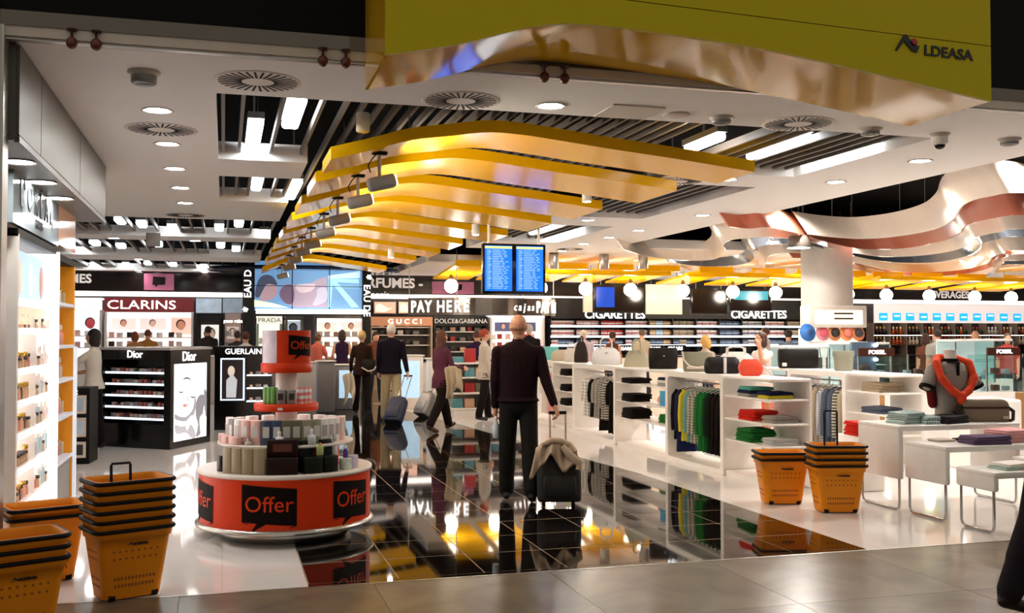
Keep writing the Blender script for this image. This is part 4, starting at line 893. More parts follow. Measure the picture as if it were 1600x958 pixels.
def bubble(rad, deg, z0, s):
    a0 = R(deg); mb = MB(); n = 10
    # body of the bubble, taller on its left, with a tail
    vs = []; 
    for k in range(n + 1):
        x = -.21 * s + .42 * s * k / n; lo, hi = -.135 * s + .03 * s * k / n * -1 , .15 * s - .035 * s * k / n
        vs += [(x, lo, .004), (x, hi, .004)]
    mb.add(vs, [(2*i, 2*i+2, 2*i+3, 2*i+1) for i in range(n)])
    mb.add([(-.08 * s, -.13 * s, .004), (.0 * s, -.14 * s, .004), (-.14 * s, -.215 * s, .004)], [(0, 2, 1)])
    mb.add([(-.21 * s, -.135 * s, .004), (-.17*s, -.15*s, .004), (.17*s, -.18*s, .004), (.21*s, -.165*s, .004)], [(0, 1, 2, 3)])
    me = mb.mesh('speech_bubble', bubm); bend(me, rad, a0, z0); b = link('speech_bubble', me, K)
    tm = text_mesh('Offer', .17 * s, .002, .001, 'CENTER'); tm.materials.clear(); tm.materials.append(ORANGE)
    for v in tm.vertices: v.co = Vector((v.co.x, v.co.y - .005 * s, v.co.z + .0065))
    bend(tm, rad, a0, z0); link('lettering', tm, b)
for d in (-71, -11, 49, 109, 169, 229): bubble(.685, d, .335, 1.0)
bubble(.195, 38, 1.535, .55)
for d in (-11, -2): MB().box(-.02, .02, -.001, .001, 1.015, 1.035).build('price_tag', wpk, K, (.262 * math.sin(R(d)), -.262 * math.cos(R(d)), 0), R(d)) if d == -11 else None
def kbox(deg, rad, z, wd, dp, h, mat, label, name='gift_box', cat='box', extra=None, rz=0):
    a = R(deg); p = local(K, (rad * math.sin(a), -rad * math.cos(a), z)); o = tag(MB().rbox(-wd / 2, wd / 2, -dp / 2, dp / 2, 0, h, r=.006, seg=1).build(name, mat, None, p, K.rotation_euler.z + a + R(rz)), label, cat, 'goods on the round kiosk')
    if extra: MB().box(-wd * .3, wd * .3, -dp / 2 - .003, -dp / 2, h * .3, h * .75).build('front_print', extra, o)
    return o
tart = tex_mat('tartan_tan', 'plaid', 'c2ae8c', '6e6250', 42, .5); z1, z2, z3 = .55, .76, 1.06
brn = M('box_brown', '240c0a', .4, spec=.2); dgr = M('box_darkgreen', '0c120a', .4, spec=.2)
for k, (d, lb) in enumerate(((-46, 'first'), (-37, 'second'), (-28, 'third'), (-19, 'fourth'))): kbox(d, .55, z1, .092, .16, .2, tart, '%s tan tartan gift box from the outer edge of the lowest kiosk tier' % lb)
kbox(-58, .57, z1, .06, .08, .125, M('box_violet_black', '221c34', .3), 'small black and violet box on the lowest kiosk tier')
kbox(-3, .57, z1, .235, .13, .13, brn, 'lower dark brown gift box at the front of the kiosk'); kbox(-3, .545, z1 + .132, .235, .08, .13, brn, 'upper dark brown gift box with bottle print on the kiosk', extra=M('print_copper', '6a3428', .3))
kbox(19, .57, z1, .15, .13, .125, dgr, 'lower black-green gift box, nearer the brown ones'); kbox(33, .57, z1, .13, .13, .125, dgr, 'lower black-green gift box, nearer the kiosk edge')
kbox(17, .49, z1 + .002, .12, .05, .24, dgr, 'tall black-green box behind the pale bottle'); kbox(37, .5, z1 + .002, .1, .05, .24, dgr, 'tall black-green box right of the pale bottle')
kbox(50, .6, z1, .1, .06, .09, M('box_multi', 'c8d0c4', .4, var=.4, scale=40), 'small patterned pale green box at the right of the kiosk'); kbox(60, .6, z1, .1, .06, .1, M('box_lilac', 'c8c0d8', .4, var=.3, scale=40), 'small lilac box at the right edge of the kiosk')
def kbottle(deg, rad, z, mat, capm, r, h, label, nk=.4, sq=False):
    a = R(deg); b = bottle_proto('perfume_bottle', mat, capm, r, h, label, 'bottle', nk, sq, 14); b.put(local(K, (rad * math.sin(a), -rad * math.cos(a), z)), 0, group='goods on the round kiosk')
kbottle(27, .56, z1 + .126, M('bottle_lime', 'c8d890', .1), GOLD, .028, .08, 'pale lime perfume bottle on the black-green gift boxes', .3, True)
kbottle(50, .6, z1 + .09, M('bottle_violet', '4a3a9c', .1), wpk, .02, .08, 'violet perfume bottle with white cap at the kiosk edge', .5)
kbottle(46, .52, z1 + .09, wpk, CHROME, .025, .15, 'tall white perfume bottle at the right of the kiosk', .5)
kbottle(-35, .5, z1 + .2, M('bottle_clear', 'c8c0b4', .08), CHROME, .03, .05, 'clear squat perfume bottle standing on the tartan boxes', .4)
kbottle(-6, .51, z2, M('bottle_frost', 'e8e8ec', .25), wpk, .033, .09, 'frosted white perfume bottle on the middle tier, left one', .3); kbottle(22, .51, z2, M('bottle_frost'), wpk, .033, .1, 'frosted white perfume bottle on the middle tier, right one', .3)
mid = [(-88, 'pack_pink'), (-76, 'pack_white'), (-64, 'pack_grey'), (-53, 'pack_white'), (-42, 'pack_pink'), (-30, 'pack_pink'), (-19, 'pack_navy'), (-9, 'pack_navy'), (0, 'olive'), (9, 'olive'), (19, 'olive2'), (29, 'olive2'), (38, 'pack_white'), (47, 'pack_white'), (57, 'pack_white'), (68, 'pack_pink'), (80, 'pack_white')]
M('olive', '6e6a50', .4); M('olive2', '98987c', .4)
cn = {'pack_pink': 'pink', 'pack_white': 'white', 'pack_grey': 'grey', 'pack_navy': 'navy', 'olive': 'olive', 'olive2': 'pale olive'}
for d, c in mid: kbox(d, .45, z2, .086, .06, .19, MATS[c], 'upright %s perfume box, middle kiosk tier, %s round from the makeup side' % (cn[c], ORD(1 + [q[0] for q in mid].index(d))), extra=M('front_' + c, 'd8d4d0' if c != 'pack_white' else 'b8b0b0', .3))
for d, w_ in ((-84, 'outermost'), (-66, 'middle'), (-50, 'innermost')): kbox(d, .51, z2, .12, .05, .06, ppk, 'flat pink box lying on the makeup side of the middle kiosk tier, %s' % w_)
for k in range(9): kbox(100 + 20 * k, .44, z2, .1, .06, .17, wpk, 'upright white box at the back of the middle kiosk tier, %s round' % ORD(k + 1))
for k, d in enumerate((-52, -40, -29)): kbox(d, .2, z3, .042, .05, .135, grn, '%s green box on the small upper tray' % ordn[k])
for k, d in enumerate((-12, 10)): kbox(d, .2, z3, .07, .05, .115, gpk, 'grey box with dark disc on the upper tray, %s' % ('left one' if k == 0 else 'right one'), extra=dpk)
pw = tex_mat('pink_white', 'stripe', 'f2ecec', 'e88a88', 6, .4, 'Z')
for k, d in enumerate((32, 45, 58)): kbox(d, .2, z3, .042, .05, .13, pw, '%s white and pink box on the upper tray' % ordn[k])
# ------------------------------------------------------------------ shopping baskets
BO = M('basket_orange', 'e08818', .42, var=.05, spec=.15); BOD = M('basket_slot', '8a4a08', .7)
def rrect(w, d, z, r=.05, seg=4):
    out = []
    for cx, cy, a0 in ((w/2-r, d/2-r, 0), (-w/2+r, d/2-r, 90), (-w/2+r, -d/2+r, 180), (w/2-r, -d/2+r, 270)):
        for k in range(seg + 1):
            a = R(a0 + 90 * k / seg); out.append((cx + r * math.cos(a), cy + r * math.sin(a), z))
    return out
HB = .43
def bw(z): return .35 + .11 * z / HB, .24 + .09 * z / HB
def basket_meshes():
    mb = MB(); rs = [rrect(*bw(z), z) for z in (0.0, .1, .2, .3, .365)]
    rs += [rrect(bw(.365)[0] + .016, bw(.365)[1] + .016, .365), rrect(bw(HB)[0] + .018, bw(HB)[1] + .018, HB - .006), rrect(bw(HB)[0] + .012, bw(HB)[1] + .012, HB), rrect(bw(HB)[0] - .004, bw(HB)[1] - .004, HB)]
    rs += [rrect(bw(z)[0] - .008, bw(z)[1] - .008, z + .004) for z in (.365, .2, .0)]
    mb.rings(rs, cap=True); body = mb.mesh('tub', BO)
    mb = MB()
    for z in (.07, .115, .24, .285):
        w, d = bw(z)
        n = 12 if z < .2 else 8
        for s in (-1, 1):
            for k in range(n):
                x = (k - (n - 1) / 2) * (w - .12) / n; mb.box(x - .006, x + .006, s * d / 2 - .002, s * d / 2 + .002, z, z + (.022 if z < .2 else .012))
            for k in range(7):
                y = (k - 3) * (d - .1) / 7; mb.box(s * w / 2 - .002, s * w / 2 + .002, y - .006, y + .006, z, z + (.022 if z < .2 else .012))
    slots = mb.mesh('slots', BOD)
    w, d = bw(HB); w += .022; d += .022
    def grip(side):
        pts = [p for p in rrect(w, d, HB - .012)]; n = len(pts)
        idx = [(i + (0 if side > 0 else n // 2)) % n for i in range(n // 2 + 1)]
        return MB().tube([pts[i] for i in idx], .014, 6).mesh('grip', BLACKM)
    wh = MB()
    for s in (-1, 1): wh.tube([(s * .13, -.125, .02), (s * .13 + .02 * s, -.125, .02)], .022, 10)
    return body, slots, grip(1), grip(-1), wh.mesh('wheels', BLACKM)
BM = basket_meshes()
hmesh = lambda h: MB().tube([(-.06, .12, .3), (-.06, .13, HB + h), (-.055, .13, HB + h + .012), (.055, .13, HB + h + .012), (.06, .13, HB + h), (.06, .12, .3)], .009, 6).mesh('pull_handle', BLACKM)
wheelp = MB().tube([(-.02, 0, 0), (.02, 0, 0)], .022, 10).mesh('wheel', BLACKM)
def basket_stack(px, py, n, rz, where, handle=0, at=None):
    c = at or PZ(px, py)
    for k in range(n):
        pos = 'bottom' if k == 0 else ('top' if k == n - 1 else '%s up' % ordn[k])
        b = thing('shopping_basket', '%s orange basket of the stack %s' % (pos, where), 'basket', (c[0], c[1], .012 + .058 * k), rz, 'orange shopping baskets')
        link('tub', BM[0], b); link('grip', BM[2], b); link('grip', BM[3], b)
        if k == 0:
            s = link('slots', BM[1], b); s['kind'] = 'stuff'
            for x in (-.13, .13): link('wheel', wheelp, b, (x, -.105, .012))
            w, d = bw(.33)
            text('ALDEASA', .022, M('logo_navy'), b, (.03, -d / 2 - .0035, .33), rot=(R(98), 0, 0), bold=.02); MB().prism([(-.05, .32), (-.035, .345), (-.015, .33), (-.015, .322), (-.035, .333)], -d / 2 - .004, -d / 2 - .0015).build('emblem', M('logo_navy'), b)
        if k == n - 1 and handle: link('pull_handle', hmesh(handle), b)
basket_stack(183, 0, 6, R(24), 'in front of the cosmetics', .06, at=(-.57, 6.78))
basket_stack(0, 0, 3, R(24), 'cut by the picture corner', 0, at=(-1.07, 5.98))
basket_stack(0, 0, 2, R(22), 'between the cosmetics unit and another stack', 0, at=(-1.14, 7.35))
basket_stack(0, 0, 2, R(-14), 'of two by the clothes racks', 0, at=(5.18, 8.75))
basket_stack(0, 0, 4, R(-14), 'of four by the white tables', .28, at=(5.42, 8.2))

# ------------------------------------------------------------------ clothes
def cloth(name, c, **k): return M('cloth_' + name, c, .9, bump=.15, scale=30, spec=.12, **k)
def garment(name, loc, mat, label, L=.68, W=.42, sleeve=.5, rz=0, group='clothes on the white racks', cat='clothing', seed=0):
    rnd = random.Random(seed); ph = rnd.uniform(0, 6); mb = MB(); rs = []; n = 18
    for t in (0, .03, .08, .2, .4, .6, .8, .95, 1):
        hw = W / 2 * (.28 if t == 0 else (.7 if t == .03 else (.95 if t == .08 else .9 + .14 * t))); hd = .018 if t < .05 else .026 + .016 * t
        rs.append([(hw * math.cos(2*math.pi*k/n), hd * math.sin(2*math.pi*k/n) * (1 + .35 * t * math.sin(5 * 2*math.pi*k/n + ph)) + .012 * t * math.sin(9 * math.cos(2*math.pi*k/n) + ph), -L * t) for k in range(n)])
    mb.rings(rs[::-1]); o = mb.build(name, mat, None, loc, rz)
    tag(o, label, cat, group)
    if sleeve:
        for s in (-1, 1):
            MB().tube([(s * W * .36, 0, -.035), (s * W * .47, .004, -.1), (s * (W * .51), .012, -.1 - sleeve * .5), (s * W * .49, .03, -.08 - sleeve)], [.045, .05, .045, .036], 8).build('sleeve', mat, o)
    h = MB().tube([(-W * .4, 0, -.03), (0, 0, .03), (W * .4, 0, -.03)], .007, 6).tube([(0, 0, .03), (0, 0, .06), (.012, 0, .075), (0, 0, .085), (-.012, 0, .075)], .004, 5).build('hanger', WHITE, o)
    return o
def folded(loc, mat, label, w=.26, d=.3, h=.035, rz=0, group='folded clothes', seed=0):
    rnd = random.Random(seed); mb = MB()
    mb.rbox(-w/2, w/2, -d/2, d/2, 0, h * .55, r=.012, seg=2); mb.rbox(-w/2 + .006, w/2 - .004, -d/2 + .004, d/2 - .01, h * .5, h, r=.012, seg=2)
    ph = rnd.uniform(0, 6)
    mb.v = [(x + .006 * math.sin(9*y + ph), y + .008 * math.sin(13*x + ph), z * (1 + .12 * math.sin(11*x + 8*y + ph))) for x, y, z in mb.v]
    return tag(mb.build('folded_garment', mat, None, loc, rz), label, 'clothing', group)
def stack(loc, mats, label, rz=0, **k):
    z = loc[2]
    for i, m in enumerate(mats):
        folded((loc[0] + .01 * ((i * 7) % 3 - 1), loc[1] + .008 * ((i * 5) % 3 - 1), z), m, (label + ('' if len(mats) == 1 else ', %s of its pile' % ('bottom' if i == 0 else ('top' if i == len(mats) - 1 else ORD(i + 1) + ' up')))) if isinstance(label, str) else label[i], rz=rz + R(3 * ((i * 5) % 3 - 1)), seed=i, **k); z += k.get('h', .035) * 1.02
cb, cg, cgy, cn, cr, cp = cloth('black', '17110f'), cloth('green', '1f6a30'), cloth('grey', '9a9690'), cloth('navy', '1c2348'), cloth('red', 'c8281c'), cloth('pink', 'e8a8a4')
cbe, cdn, cwh, cye, cdg = cloth('beige', 'b4a48c'), cloth('denim', '5a6478'), cloth('white', 'e4dfd8'), cloth('yellow', 'c8b830'), cloth('dark_green', '12301c')
pl1 = tex_mat('plaid_grey', 'plaid', 'b8b4a4', '5a5a50', 9, .9); pl2 = tex_mat('plaid_pale', 'plaid', 'd8d8d4', '8a94a4', 10, .9); pl3 = tex_mat('plaid_navy', 'plaid', '8a94a8', '2a3048', 9, .9)
st1 = tex_mat('stripe_grey', 'stripe', 'b8b4ac', '5a5650', 9, .9, 'Z'); st2 = tex_mat('stripe_dark', 'stripe', 'c8c4b8', '4a4840', 8, .9, 'Z'); gr1 = tex_mat('grid_white', 'plaid', 'e8e4e0', '6a6a6a', 6, .9, ratio=.9)

HR = 1.15
def portal(y0, y1, X, label, depth=.5, rail_z=1.02):
    W = y1 - y0; t = thing('clothes_rack', label, 'rack', (X, y1, 0), R(-90))
    def loop(ins, r, y):
        x0, x1, z0, z1 = ins, W - ins, ins * .8, HR - ins; out = []
        for cx, cz, a0 in ((x1 - r, z1 - r, 0), (x0 + r, z1 - r, 90), (x0 + r, z0 + r, 180), (x1 - r, z0 + r, 270)):
            for k in range(5): a = R(a0 + 22.5 * k); out.append((cx + r * math.cos(a), y, cz + r * math.sin(a)))
        return out
    o0, i0, i1, o1 = loop(0, .02, 0), loop(.07, .06, 0), loop(.07, .06, depth), loop(0, .02, depth)
    mb = MB(); mb.rings([o0, i0, i1, o1, o0], cap=False, smooth=False)
    mb.build('frame', WHITE, t)
    MB().tube([(.06, depth / 2, rail_z), (W - .06, depth / 2, rail_z)], .011, 8).build('rail', CHROME, t)
    return t
def shelves(y0, y1, X, label, depth=.5, zs=(.43, .67, .93), back=True, ends=()):
    W = y1 - y0; t = thing('shelf_rack', label, 'rack', (X, y1, 0), R(-90))
    MB().rbox(0, W, 0, depth, HR - .035, HR, r=.012, seg=1).build('top', WHITE, t)
    for z in zs: MB().rbox(0.01, W - .01, .0, depth, z - .022, z, r=.01, seg=1).build('shelf', WHITE, t)
    if back: MB().box(W * .28, W, depth - .03, depth, .05, HR - .03).build('back_panel', WHITE, t)
    MB().box(0, W, .03, depth, 0, .06).build('plinth', WHITE, t)
    for e in ends: MB().rbox(e * W - .02 if e else 0, e * W if e else .02, 0, depth, .05, HR - .03, r=.009, seg=1).build('side_panel', WHITE, t)
    return t
XR = 5.55
portal(10.64, 12.23, XR, 'white clothes rack holding green, black and plaid garments')
shelves(9.58, 10.62, XR, 'white shelf rack with red and green folded clothes at the aisle end', ends=())
shelves(12.25, 13.98, XR, 'white shelf rack with black and pink folded clothes between two hanging racks', back=False)
portal(14.0, 15.88, XR, 'white clothes rack holding grey and black garments')
shelves(15.9, 16.9, XR, 'white shelf rack with black folded clothes beside the bald traveller', ends=(1,))
portal(16.92, 18.6, XR, 'white clothes rack with pink tops behind the bald traveller')
XS = 7.5
portal(11.13, 12.49, XS, 'white clothes rack holding beige and denim shirts, further back')
shelves(10.28, 11.11, XS, 'white shelf rack with beige folded shirts beside the display counter')
shelves(12.51, 13.3, XS, 'white shelf rack with grey folded shirts behind the assistant in coral skirt', back=False)
# hanging clothes: from the aisle end backwards
g1 = [(cb, 'first black top'), (cb, 'second black top'), (cb, 'third black top'), (cdg, 'dark green top'), (cg, 'bright green top, front one'), (cg, 'bright green top, rear one'), (pl1, 'grey plaid shirt, front one'), (pl1, 'grey plaid shirt, rear one'), (cloth('teal', '6a9a9c'), 'teal shirt'), (cye, 'yellow top'), (cn, 'navy top'), (cb, 'black and white top')]
for k, (m, lb) in enumerate(g1): garment('hanging_garment', (XR + .25, 10.8 + .112 * k, .935), m, '%s in the green and black hanging rack' % lb, .74 if k < 6 else .66, .42, .46, R((k * 37) % 9 - 4), seed=k)
garment('hanging_trousers', (XR + .2, 12.0, .62), cn, 'navy trousers hanging low at the far end of the green rack', .5, .3, 0, seed=31)
garment('hanging_garment', (XR + .28, 12.05, .58), cye, 'yellow skirt hanging low behind the navy trousers', .4, .26, 0, seed=32)
g2 = [(cb, 'first black dress'), (cb, 'second black dress'), (st2, 'dark striped top'), (st1, 'grey striped top'), (cgy, 'plain grey top'), (cgy, 'second plain grey top'), (cb, 'black top'), (gr1, 'white grid-pattern top'), (gr1, 'second white grid-pattern top')]
for k, (m, lb) in enumerate(g2): garment('hanging_garment', (XR + .25, 14.2 + .16 * k, .935), m, '%s hanging in the grey and black rack' % lb, .8 if k < 2 else .62, .42, .3, R((k * 37) % 9 - 4), seed=k + 40)
garment('hanging_trousers', (XR + .2, 14.75, .5), cb, 'black trousers hanging low in the grey rack', .36, .34, 0, seed=60)
for k in range(5): garment('hanging_garment', (XR + .25, 17.1 + .16 * k, .935), cp if k < 3 else cwh, '%s pale top on the pink rack behind the bald traveller' % ordn[k], .74, .4, .3, seed=k + 70)
g3 = [(cbe, 'first beige shirt'), (st2, 'dark striped shirt'), (cdn, 'denim shirt'), (cdn, 'second denim shirt'), (pl2, 'pale plaid shirt'), (cbe, 'second beige shirt'), (cbe, 'third beige shirt'), (cdn, 'grey-blue shirt'), (pl3, 'navy plaid shirt')]
for k, (m, lb) in enumerate(g3): garment('hanging_shirt', (XS + .25, 11.28 + .122 * k, .935), m, '%s on the further rack, counted from the counter end' % lb, .74, .42, .55, R((k * 31) % 9 - 4), seed=k + 80)
# folded piles
def sh(y0, y1, X=XR): return (y0 + y1) / 2
multi = [cye, cn, cloth('mint', '58a898'), cdn]
stack((XR + .2, 10.25, .93), [cgy, cn, multi[2]], ('grey folded top under navy on the red and green shelf rack', 'navy folded top on the upper shelf of the red and green rack', 'mint folded top on the upper shelf of the red and green rack'), R(90)); stack((XR + .22, 9.85, .93), [cye, cn], ('yellow folded top at the aisle end of the shelf rack', 'navy folded top at the aisle end of the shelf rack'), R(90))
stack((XR + .2, 10.2, .67), [cr] * 3, 'bright red folded top on the middle shelf', R(90), w=.34); stack((XR + .25, 9.8, .67), [cgy] * 2, 'grey folded top beside the red ones', R(90))
stack((XR + .2, 10.25, .43), [cg] * 4, 'bright green folded top on the lowest shelf', R(90), w=.36); stack((XR + .25, 9.8, .43), [pl2] * 2, 'patterned folded top beside the green ones', R(90))
for z, ms, lb in ((.93, [cb] * 2, 'black folded top on the upper shelf of the middle rack'), (.67, [cb] * 3, 'black folded top on the middle shelf of the middle rack'), (.43, [cb] * 4, 'black folded top on the low shelf of the middle rack')):
    stack((XR + .15, 13.55, z), ms, lb, R(90), w=.4)
stack((XR + .3, 12.7, .93), [cgy, cwh, cn], 'patterned folded top, upper shelf next to the green rack', R(90)); stack((XR + .3, 12.7, .67), [cwh, cp, cp], 'pale pink folded top next to the green rack', R(90)); stack((XR + .3, 12.65, .43), [cg] * 3, 'green folded top next to the green rack', R(90))
tag(MB().rbox(-.06, .06, -.02, .02, 0, .2, r=.008).build('gift_bag', M('blue_bag', '3f9ccc', .5), None, (XR + .1, 12.5, .67), R(-70)), 'sky blue paper bag on the shelf next to the green rack', 'bag')
for z in (.93, .67, .43): stack((XR + .15, 16.35, z), [cb] * 3, 'black folded top on the %s shelf beside the bald traveller' % {.93: 'upper', .67: 'middle', .43: 'low'}[z], R(90), w=.4)
for z, n in ((.93, 3), (.67, 2), (.43, 0)): stack((XS + .22, 10.7, z), [cbe] * n if z > .9 else [cdn] * n, 'beige folded shirt beside the display counter' if z > .9 else 'slate folded shirt beside the khaki bag rack', R(90), w=.4)
for z in (.93, .67, .43): stack((XS + .2, 12.95, z), [cgy, cdn, cgy], 'grey folded shirt on the %s shelf behind the assistant' % {.93: 'upper', .67: 'middle', .43: 'low'}[z], R(90))
t = thing('display_plinth', 'low white display box with red folded clothes behind the basket stack', 'display stand', (6.35, 9.35, 0)); MB().rbox(-.4, .25, -.25, .25, 0, .42, r=.02, seg=2).build('lower_box', WHITE, t); MB().rbox(.0, .42, -.22, .25, .421, .56, r=.02, seg=2).build('upper_box', WHITE, t)
stack((6.5, 9.35, .56), [cr] * 4, 'red folded top on the low white display box', 0, w=.26)

# ------------------------------------------------------------------ bags
def superring(w, d, z, n=24, e=.55):
    out = []
    for k in range(n):
        a = 2 * math.pi * k / n; c, s = math.cos(a), math.sin(a)
        out.append((w / 2 * math.copysign(abs(c) ** e, c), d / 2 * math.copysign(abs(s) ** e, s), z))
    return out
def bag(name, px, py, X, W, D, H, prof_, mat, label, rz=-18, handle=None, hm=None, patch=None, strap=None, z=HR, loc=None, hw=.25):
    c = loc or PX(px, py, X); t = thing(name, label, 'bag', (c[0], c[1], z), R(rz), 'bags on top of the racks')
    MB().rings([superring(W * a, D * b, H * q) for q, a, b in prof_]).build('body', mat, t)
    if handle:
        for s in (-1, 1):
            y = s * D * .22; MB().tube([(-W * hw, y, H * .8), (-W * hw * .95, y, H + handle * .7), (-W * hw * .5, y, H + handle * .97), (0, y, H + handle), (W * hw * .5, y, H + handle * .97), (W * hw * .95, y, H + handle * .7), (W * hw, y, H * .8)], .011, 7).build('handle', hm or mat, t)
    if patch: u, v, pw_, ph_, pm = patch; MB().rbox(u * W - pw_ / 2, u * W + pw_ / 2, -D / 2 - .012, -D / 2 + .02, v * H - ph_ / 2, v * H + ph_ / 2, r=.006, seg=1).build('clasp', pm, t)
    if strap: MB().tube([(x * W, -D / 2 * yy, zz * H) for x, yy, zz in strap], .012, 7).build('strap', hm or mat, t)
    return t
leath = lambda n, c='808080', r=.45: M('leather_' + n, c, r, bump=.08, scale=40, spec=.22)
dome = [(0, .93, .8), (.06, 1, 1), (.4, 1, 1), (.7, .92, .8), (.9, .7, .5), (1, .42, .25)]
boxy = [(0, .92, .9), (.06, .97, 1), (.5, 1, 1), (.9, 1, .85), (1, .96, .7)]
tall = [(0, .9, .9), (.08, 1, 1), (.4, .98, 1), (.7, .8, .75), (.92, .55, .45), (1, .3, .2)]
taper = [(0, 1, 1), (.08, 1.02, 1), (.5, .9, .75), (.85, .72, .4), (1, .6, .2)]
bx = XR + .25
bag('backpack', 908, 570, bx, .24, .16, .36, tall, leath('brown_black', '241c18'), 'tall dark backpack standing on the rack beside the white dome bag', handle=.08, hw=.12)
bag('handbag', 947, 574, bx, .46, .2, .27, dome, leath('white', 'd8d6d6'), 'white dome handbag with looped handles on the rack top', handle=.15, hw=.2, patch=(0, .68, .04, .015, CHROME))
bag('tote_bag', 995, 577, bx, .38, .18, .24, taper, leath('sage', 'aaa48c'), 'sage tapered tote with thin handles on the rack top', handle=.16, hw=.16)
bag('handbag', 1036, 582, bx, .4, .16, .29, boxy, leath('black', '16100e'), 'black boxy handbag with small silver badge on the rack top', patch=(0, .62, .04, .015, CHROME), handle=.0)
bag('satchel', 1088, 582, bx, .34, .16, .25, boxy, leath('grey_green', '85826e'), 'grey-green satchel with cream straps on the rack top', hm=leath('cream', 'd4cabc'), strap=[(-.55, 1, 1.02), (-.5, 1.2, .6), (-.3, 1.25, .28), (0, 1.2, .2), (.4, 1.15, .3)], patch=(.0, .2, .26, .03, leath('cream')))
bag('holdall', 1128, 586, bx, .42, .2, .2, [(0, .9, .85), (.1, 1, 1), (.5, 1.02, 1), (.85, .95, .8), (1, .8, .5)], leath('black2', '1a1617'), 'black holdall with a white stripe on the rack top', patch=(.05, .5, .035, .19, leath('white')))
bag('shoulder_bag', 1150, 579, bx + .25, .44, .2, .26, dome, leath('ivory', 'e8e2dc'), 'ivory shoulder bag behind the black holdall', handle=.06)
bag('round_bag', 1173, 588, bx, .27, .16, .19, [(0, .7, .8), (.12, .92, 1), (.5, 1.05, 1), (.8, .9, .8), (1, .6, .45)], leath('coral', 'e8553c'), 'coral red rounded bag with white strap on the rack top', strap=[(.45, 1, .6), (.65, 1.1, .35), (.85, 1.0, .02)], hm=leath('white'))
bag('handbag', 893, 569, bx, .26, .18, .24, dome, leath('cream'), 'cream handbag behind the dark backpack', handle=.07)
bag('handbag', 877, 567, bx, .36, .16, .2, dome, leath('sand', 'b8a890'), 'sand coloured handbag next to the teal one', handle=0)
bag('handbag', 856, 566, bx, .4, .16, .25, boxy, leath('teal', '6ab0a8'), 'teal handbag beside the bald traveller', handle=0)
bag('handbag', 838, 563, bx + .1, .36, .16, .25, boxy, leath('magenta', 'b83a6c'), 'magenta handbag half hidden by the bald traveller', handle=0)
bx2 = XS + .25
bag('duffel_bag', 1247, 578, bx2, .56, .22, .27, boxy, leath('black3', '15110f'), 'large black duffel bag with a small white tag on the further rack', patch=(-.38, .2, .06, .05, wpk))
bag('messenger_bag', 1318, 579, bx2, .24, .14, .26, [(0, .9, .9), (.1, .95, 1), (.6, 1, 1), (.8, 1.15, 1), (1, 1.1, .8)], leath('khaki', '8a8878'), 'khaki upright messenger bag on the further rack')
for k, px in enumerate((1280, 1345)):
    pass

# ------------------------------------------------------------------ nested white tables
def nest_table(x0, x1, y0, y1, zt, drop, label, legs=True):
    t = thing('display_table', label, 'table', (x0, y0, 0)); W, D = x1 - x0, y1 - y0; th_ = .05
    MB().rbox(0, W, 0, D, zt - th_, zt, r=.02, seg=2, squash=.6).build('top', M('table_white', 'e2deda', .3), t)
    for x in (0, W - th_): MB().rbox(x, x + th_, 0.002, D - .002, drop, zt - .02, r=.018, seg=2).build('side_panel', M('table_white'), t)
    for x in (.025, W - .025):
        MB().tube([(x, .04, drop + .02), (x, .04, .06), (x, .055, .025), (x, .09, .013), (x, D - .09, .013), (x, D - .055, .025), (x, D - .04, .06), (x, D - .04, drop + .02)], .012, 8).build('loop_leg', CHROME, t)
    return t
nest_table(5.97, 7.32, 8.02, 8.66, .78, .29, 'tallest white nesting table carrying the grey torso')
nest_table(5.99, 7.5, 7.42, 7.98, .65, .32, 'middle white nesting table with pink folded clothes')
nest_table(6.0, 7.5, 6.86, 7.32, .5, .345, 'lowest white nesting table in front')
plt = tex_mat('plaid_mint', 'plaid', 'c8d8d4', '5a7a78', 12, .9)
stack((6.25, 8.3, .78), [plt] * 3, 'mint plaid folded shirt at the corner of the tallest table', R(10), w=.26, d=.26); stack((6.42, 8.2, .78), [plt] * 2, 'mint plaid folded shirt beside the dark one', R(-8), w=.16, d=.24)
stack((6.66, 8.22, .78), [cloth('charcoal', '2c2a2c')] * 2, 'charcoal folded top on the tallest table', R(18), w=.34, d=.26)
pk2, pur = cloth('rose', 'd8a0a0'), cloth('purple', '5c4a64')
stack((6.9, 7.72, .65), [pk2] * 3, 'rose folded top on the middle table', R(4), w=.32, d=.3); stack((6.55, 7.6, .65), [pur] * 2, 'purple folded top on the middle table', R(-4), w=.38, d=.26); stack((7.22, 7.7, .65), [cloth('mauve_stripe', 'b8a0ac'), pk2], 'mauve folded top at the end of the middle table', R(12), w=.24)
stack((6.38, 7.08, .5), [cloth('mint2', 'a8c0b4'), cwh], 'pale mint folded scarf on the lowest table', R(6), w=.34, d=.22, h=.025); stack((6.66, 7.15, .525), [cb, cwh], 'black and white folded scarf on the lowest table', R(-6), w=.3, d=.2, h=.025); folded((6.55, 6.98, .5), cp, 'salmon folded scarf at the front of the lowest table', w=.36, d=.12, h=.02); folded((7.05, 7.1, .5), pl2, 'pale patterned scarf at the end of the lowest table', w=.3, d=.2, h=.03)
tray = M('tray_beige', 'b8a898', .5)
tag(MB().rbox(-.1, .1, -.08, .08, 0, .02, r=.018).build('shoe_tray', tray, None, (6.3, 7.86, .65), 0), 'small beige tray under the tallest table edge', 'tray'); tag(MB().rbox(-.17, .17, -.05, .05, 0, .02, r=.018).build('belt', cb, None, (6.62, 7.88, .65), R(3)), 'black rolled belt behind the purple tops', 'belt')
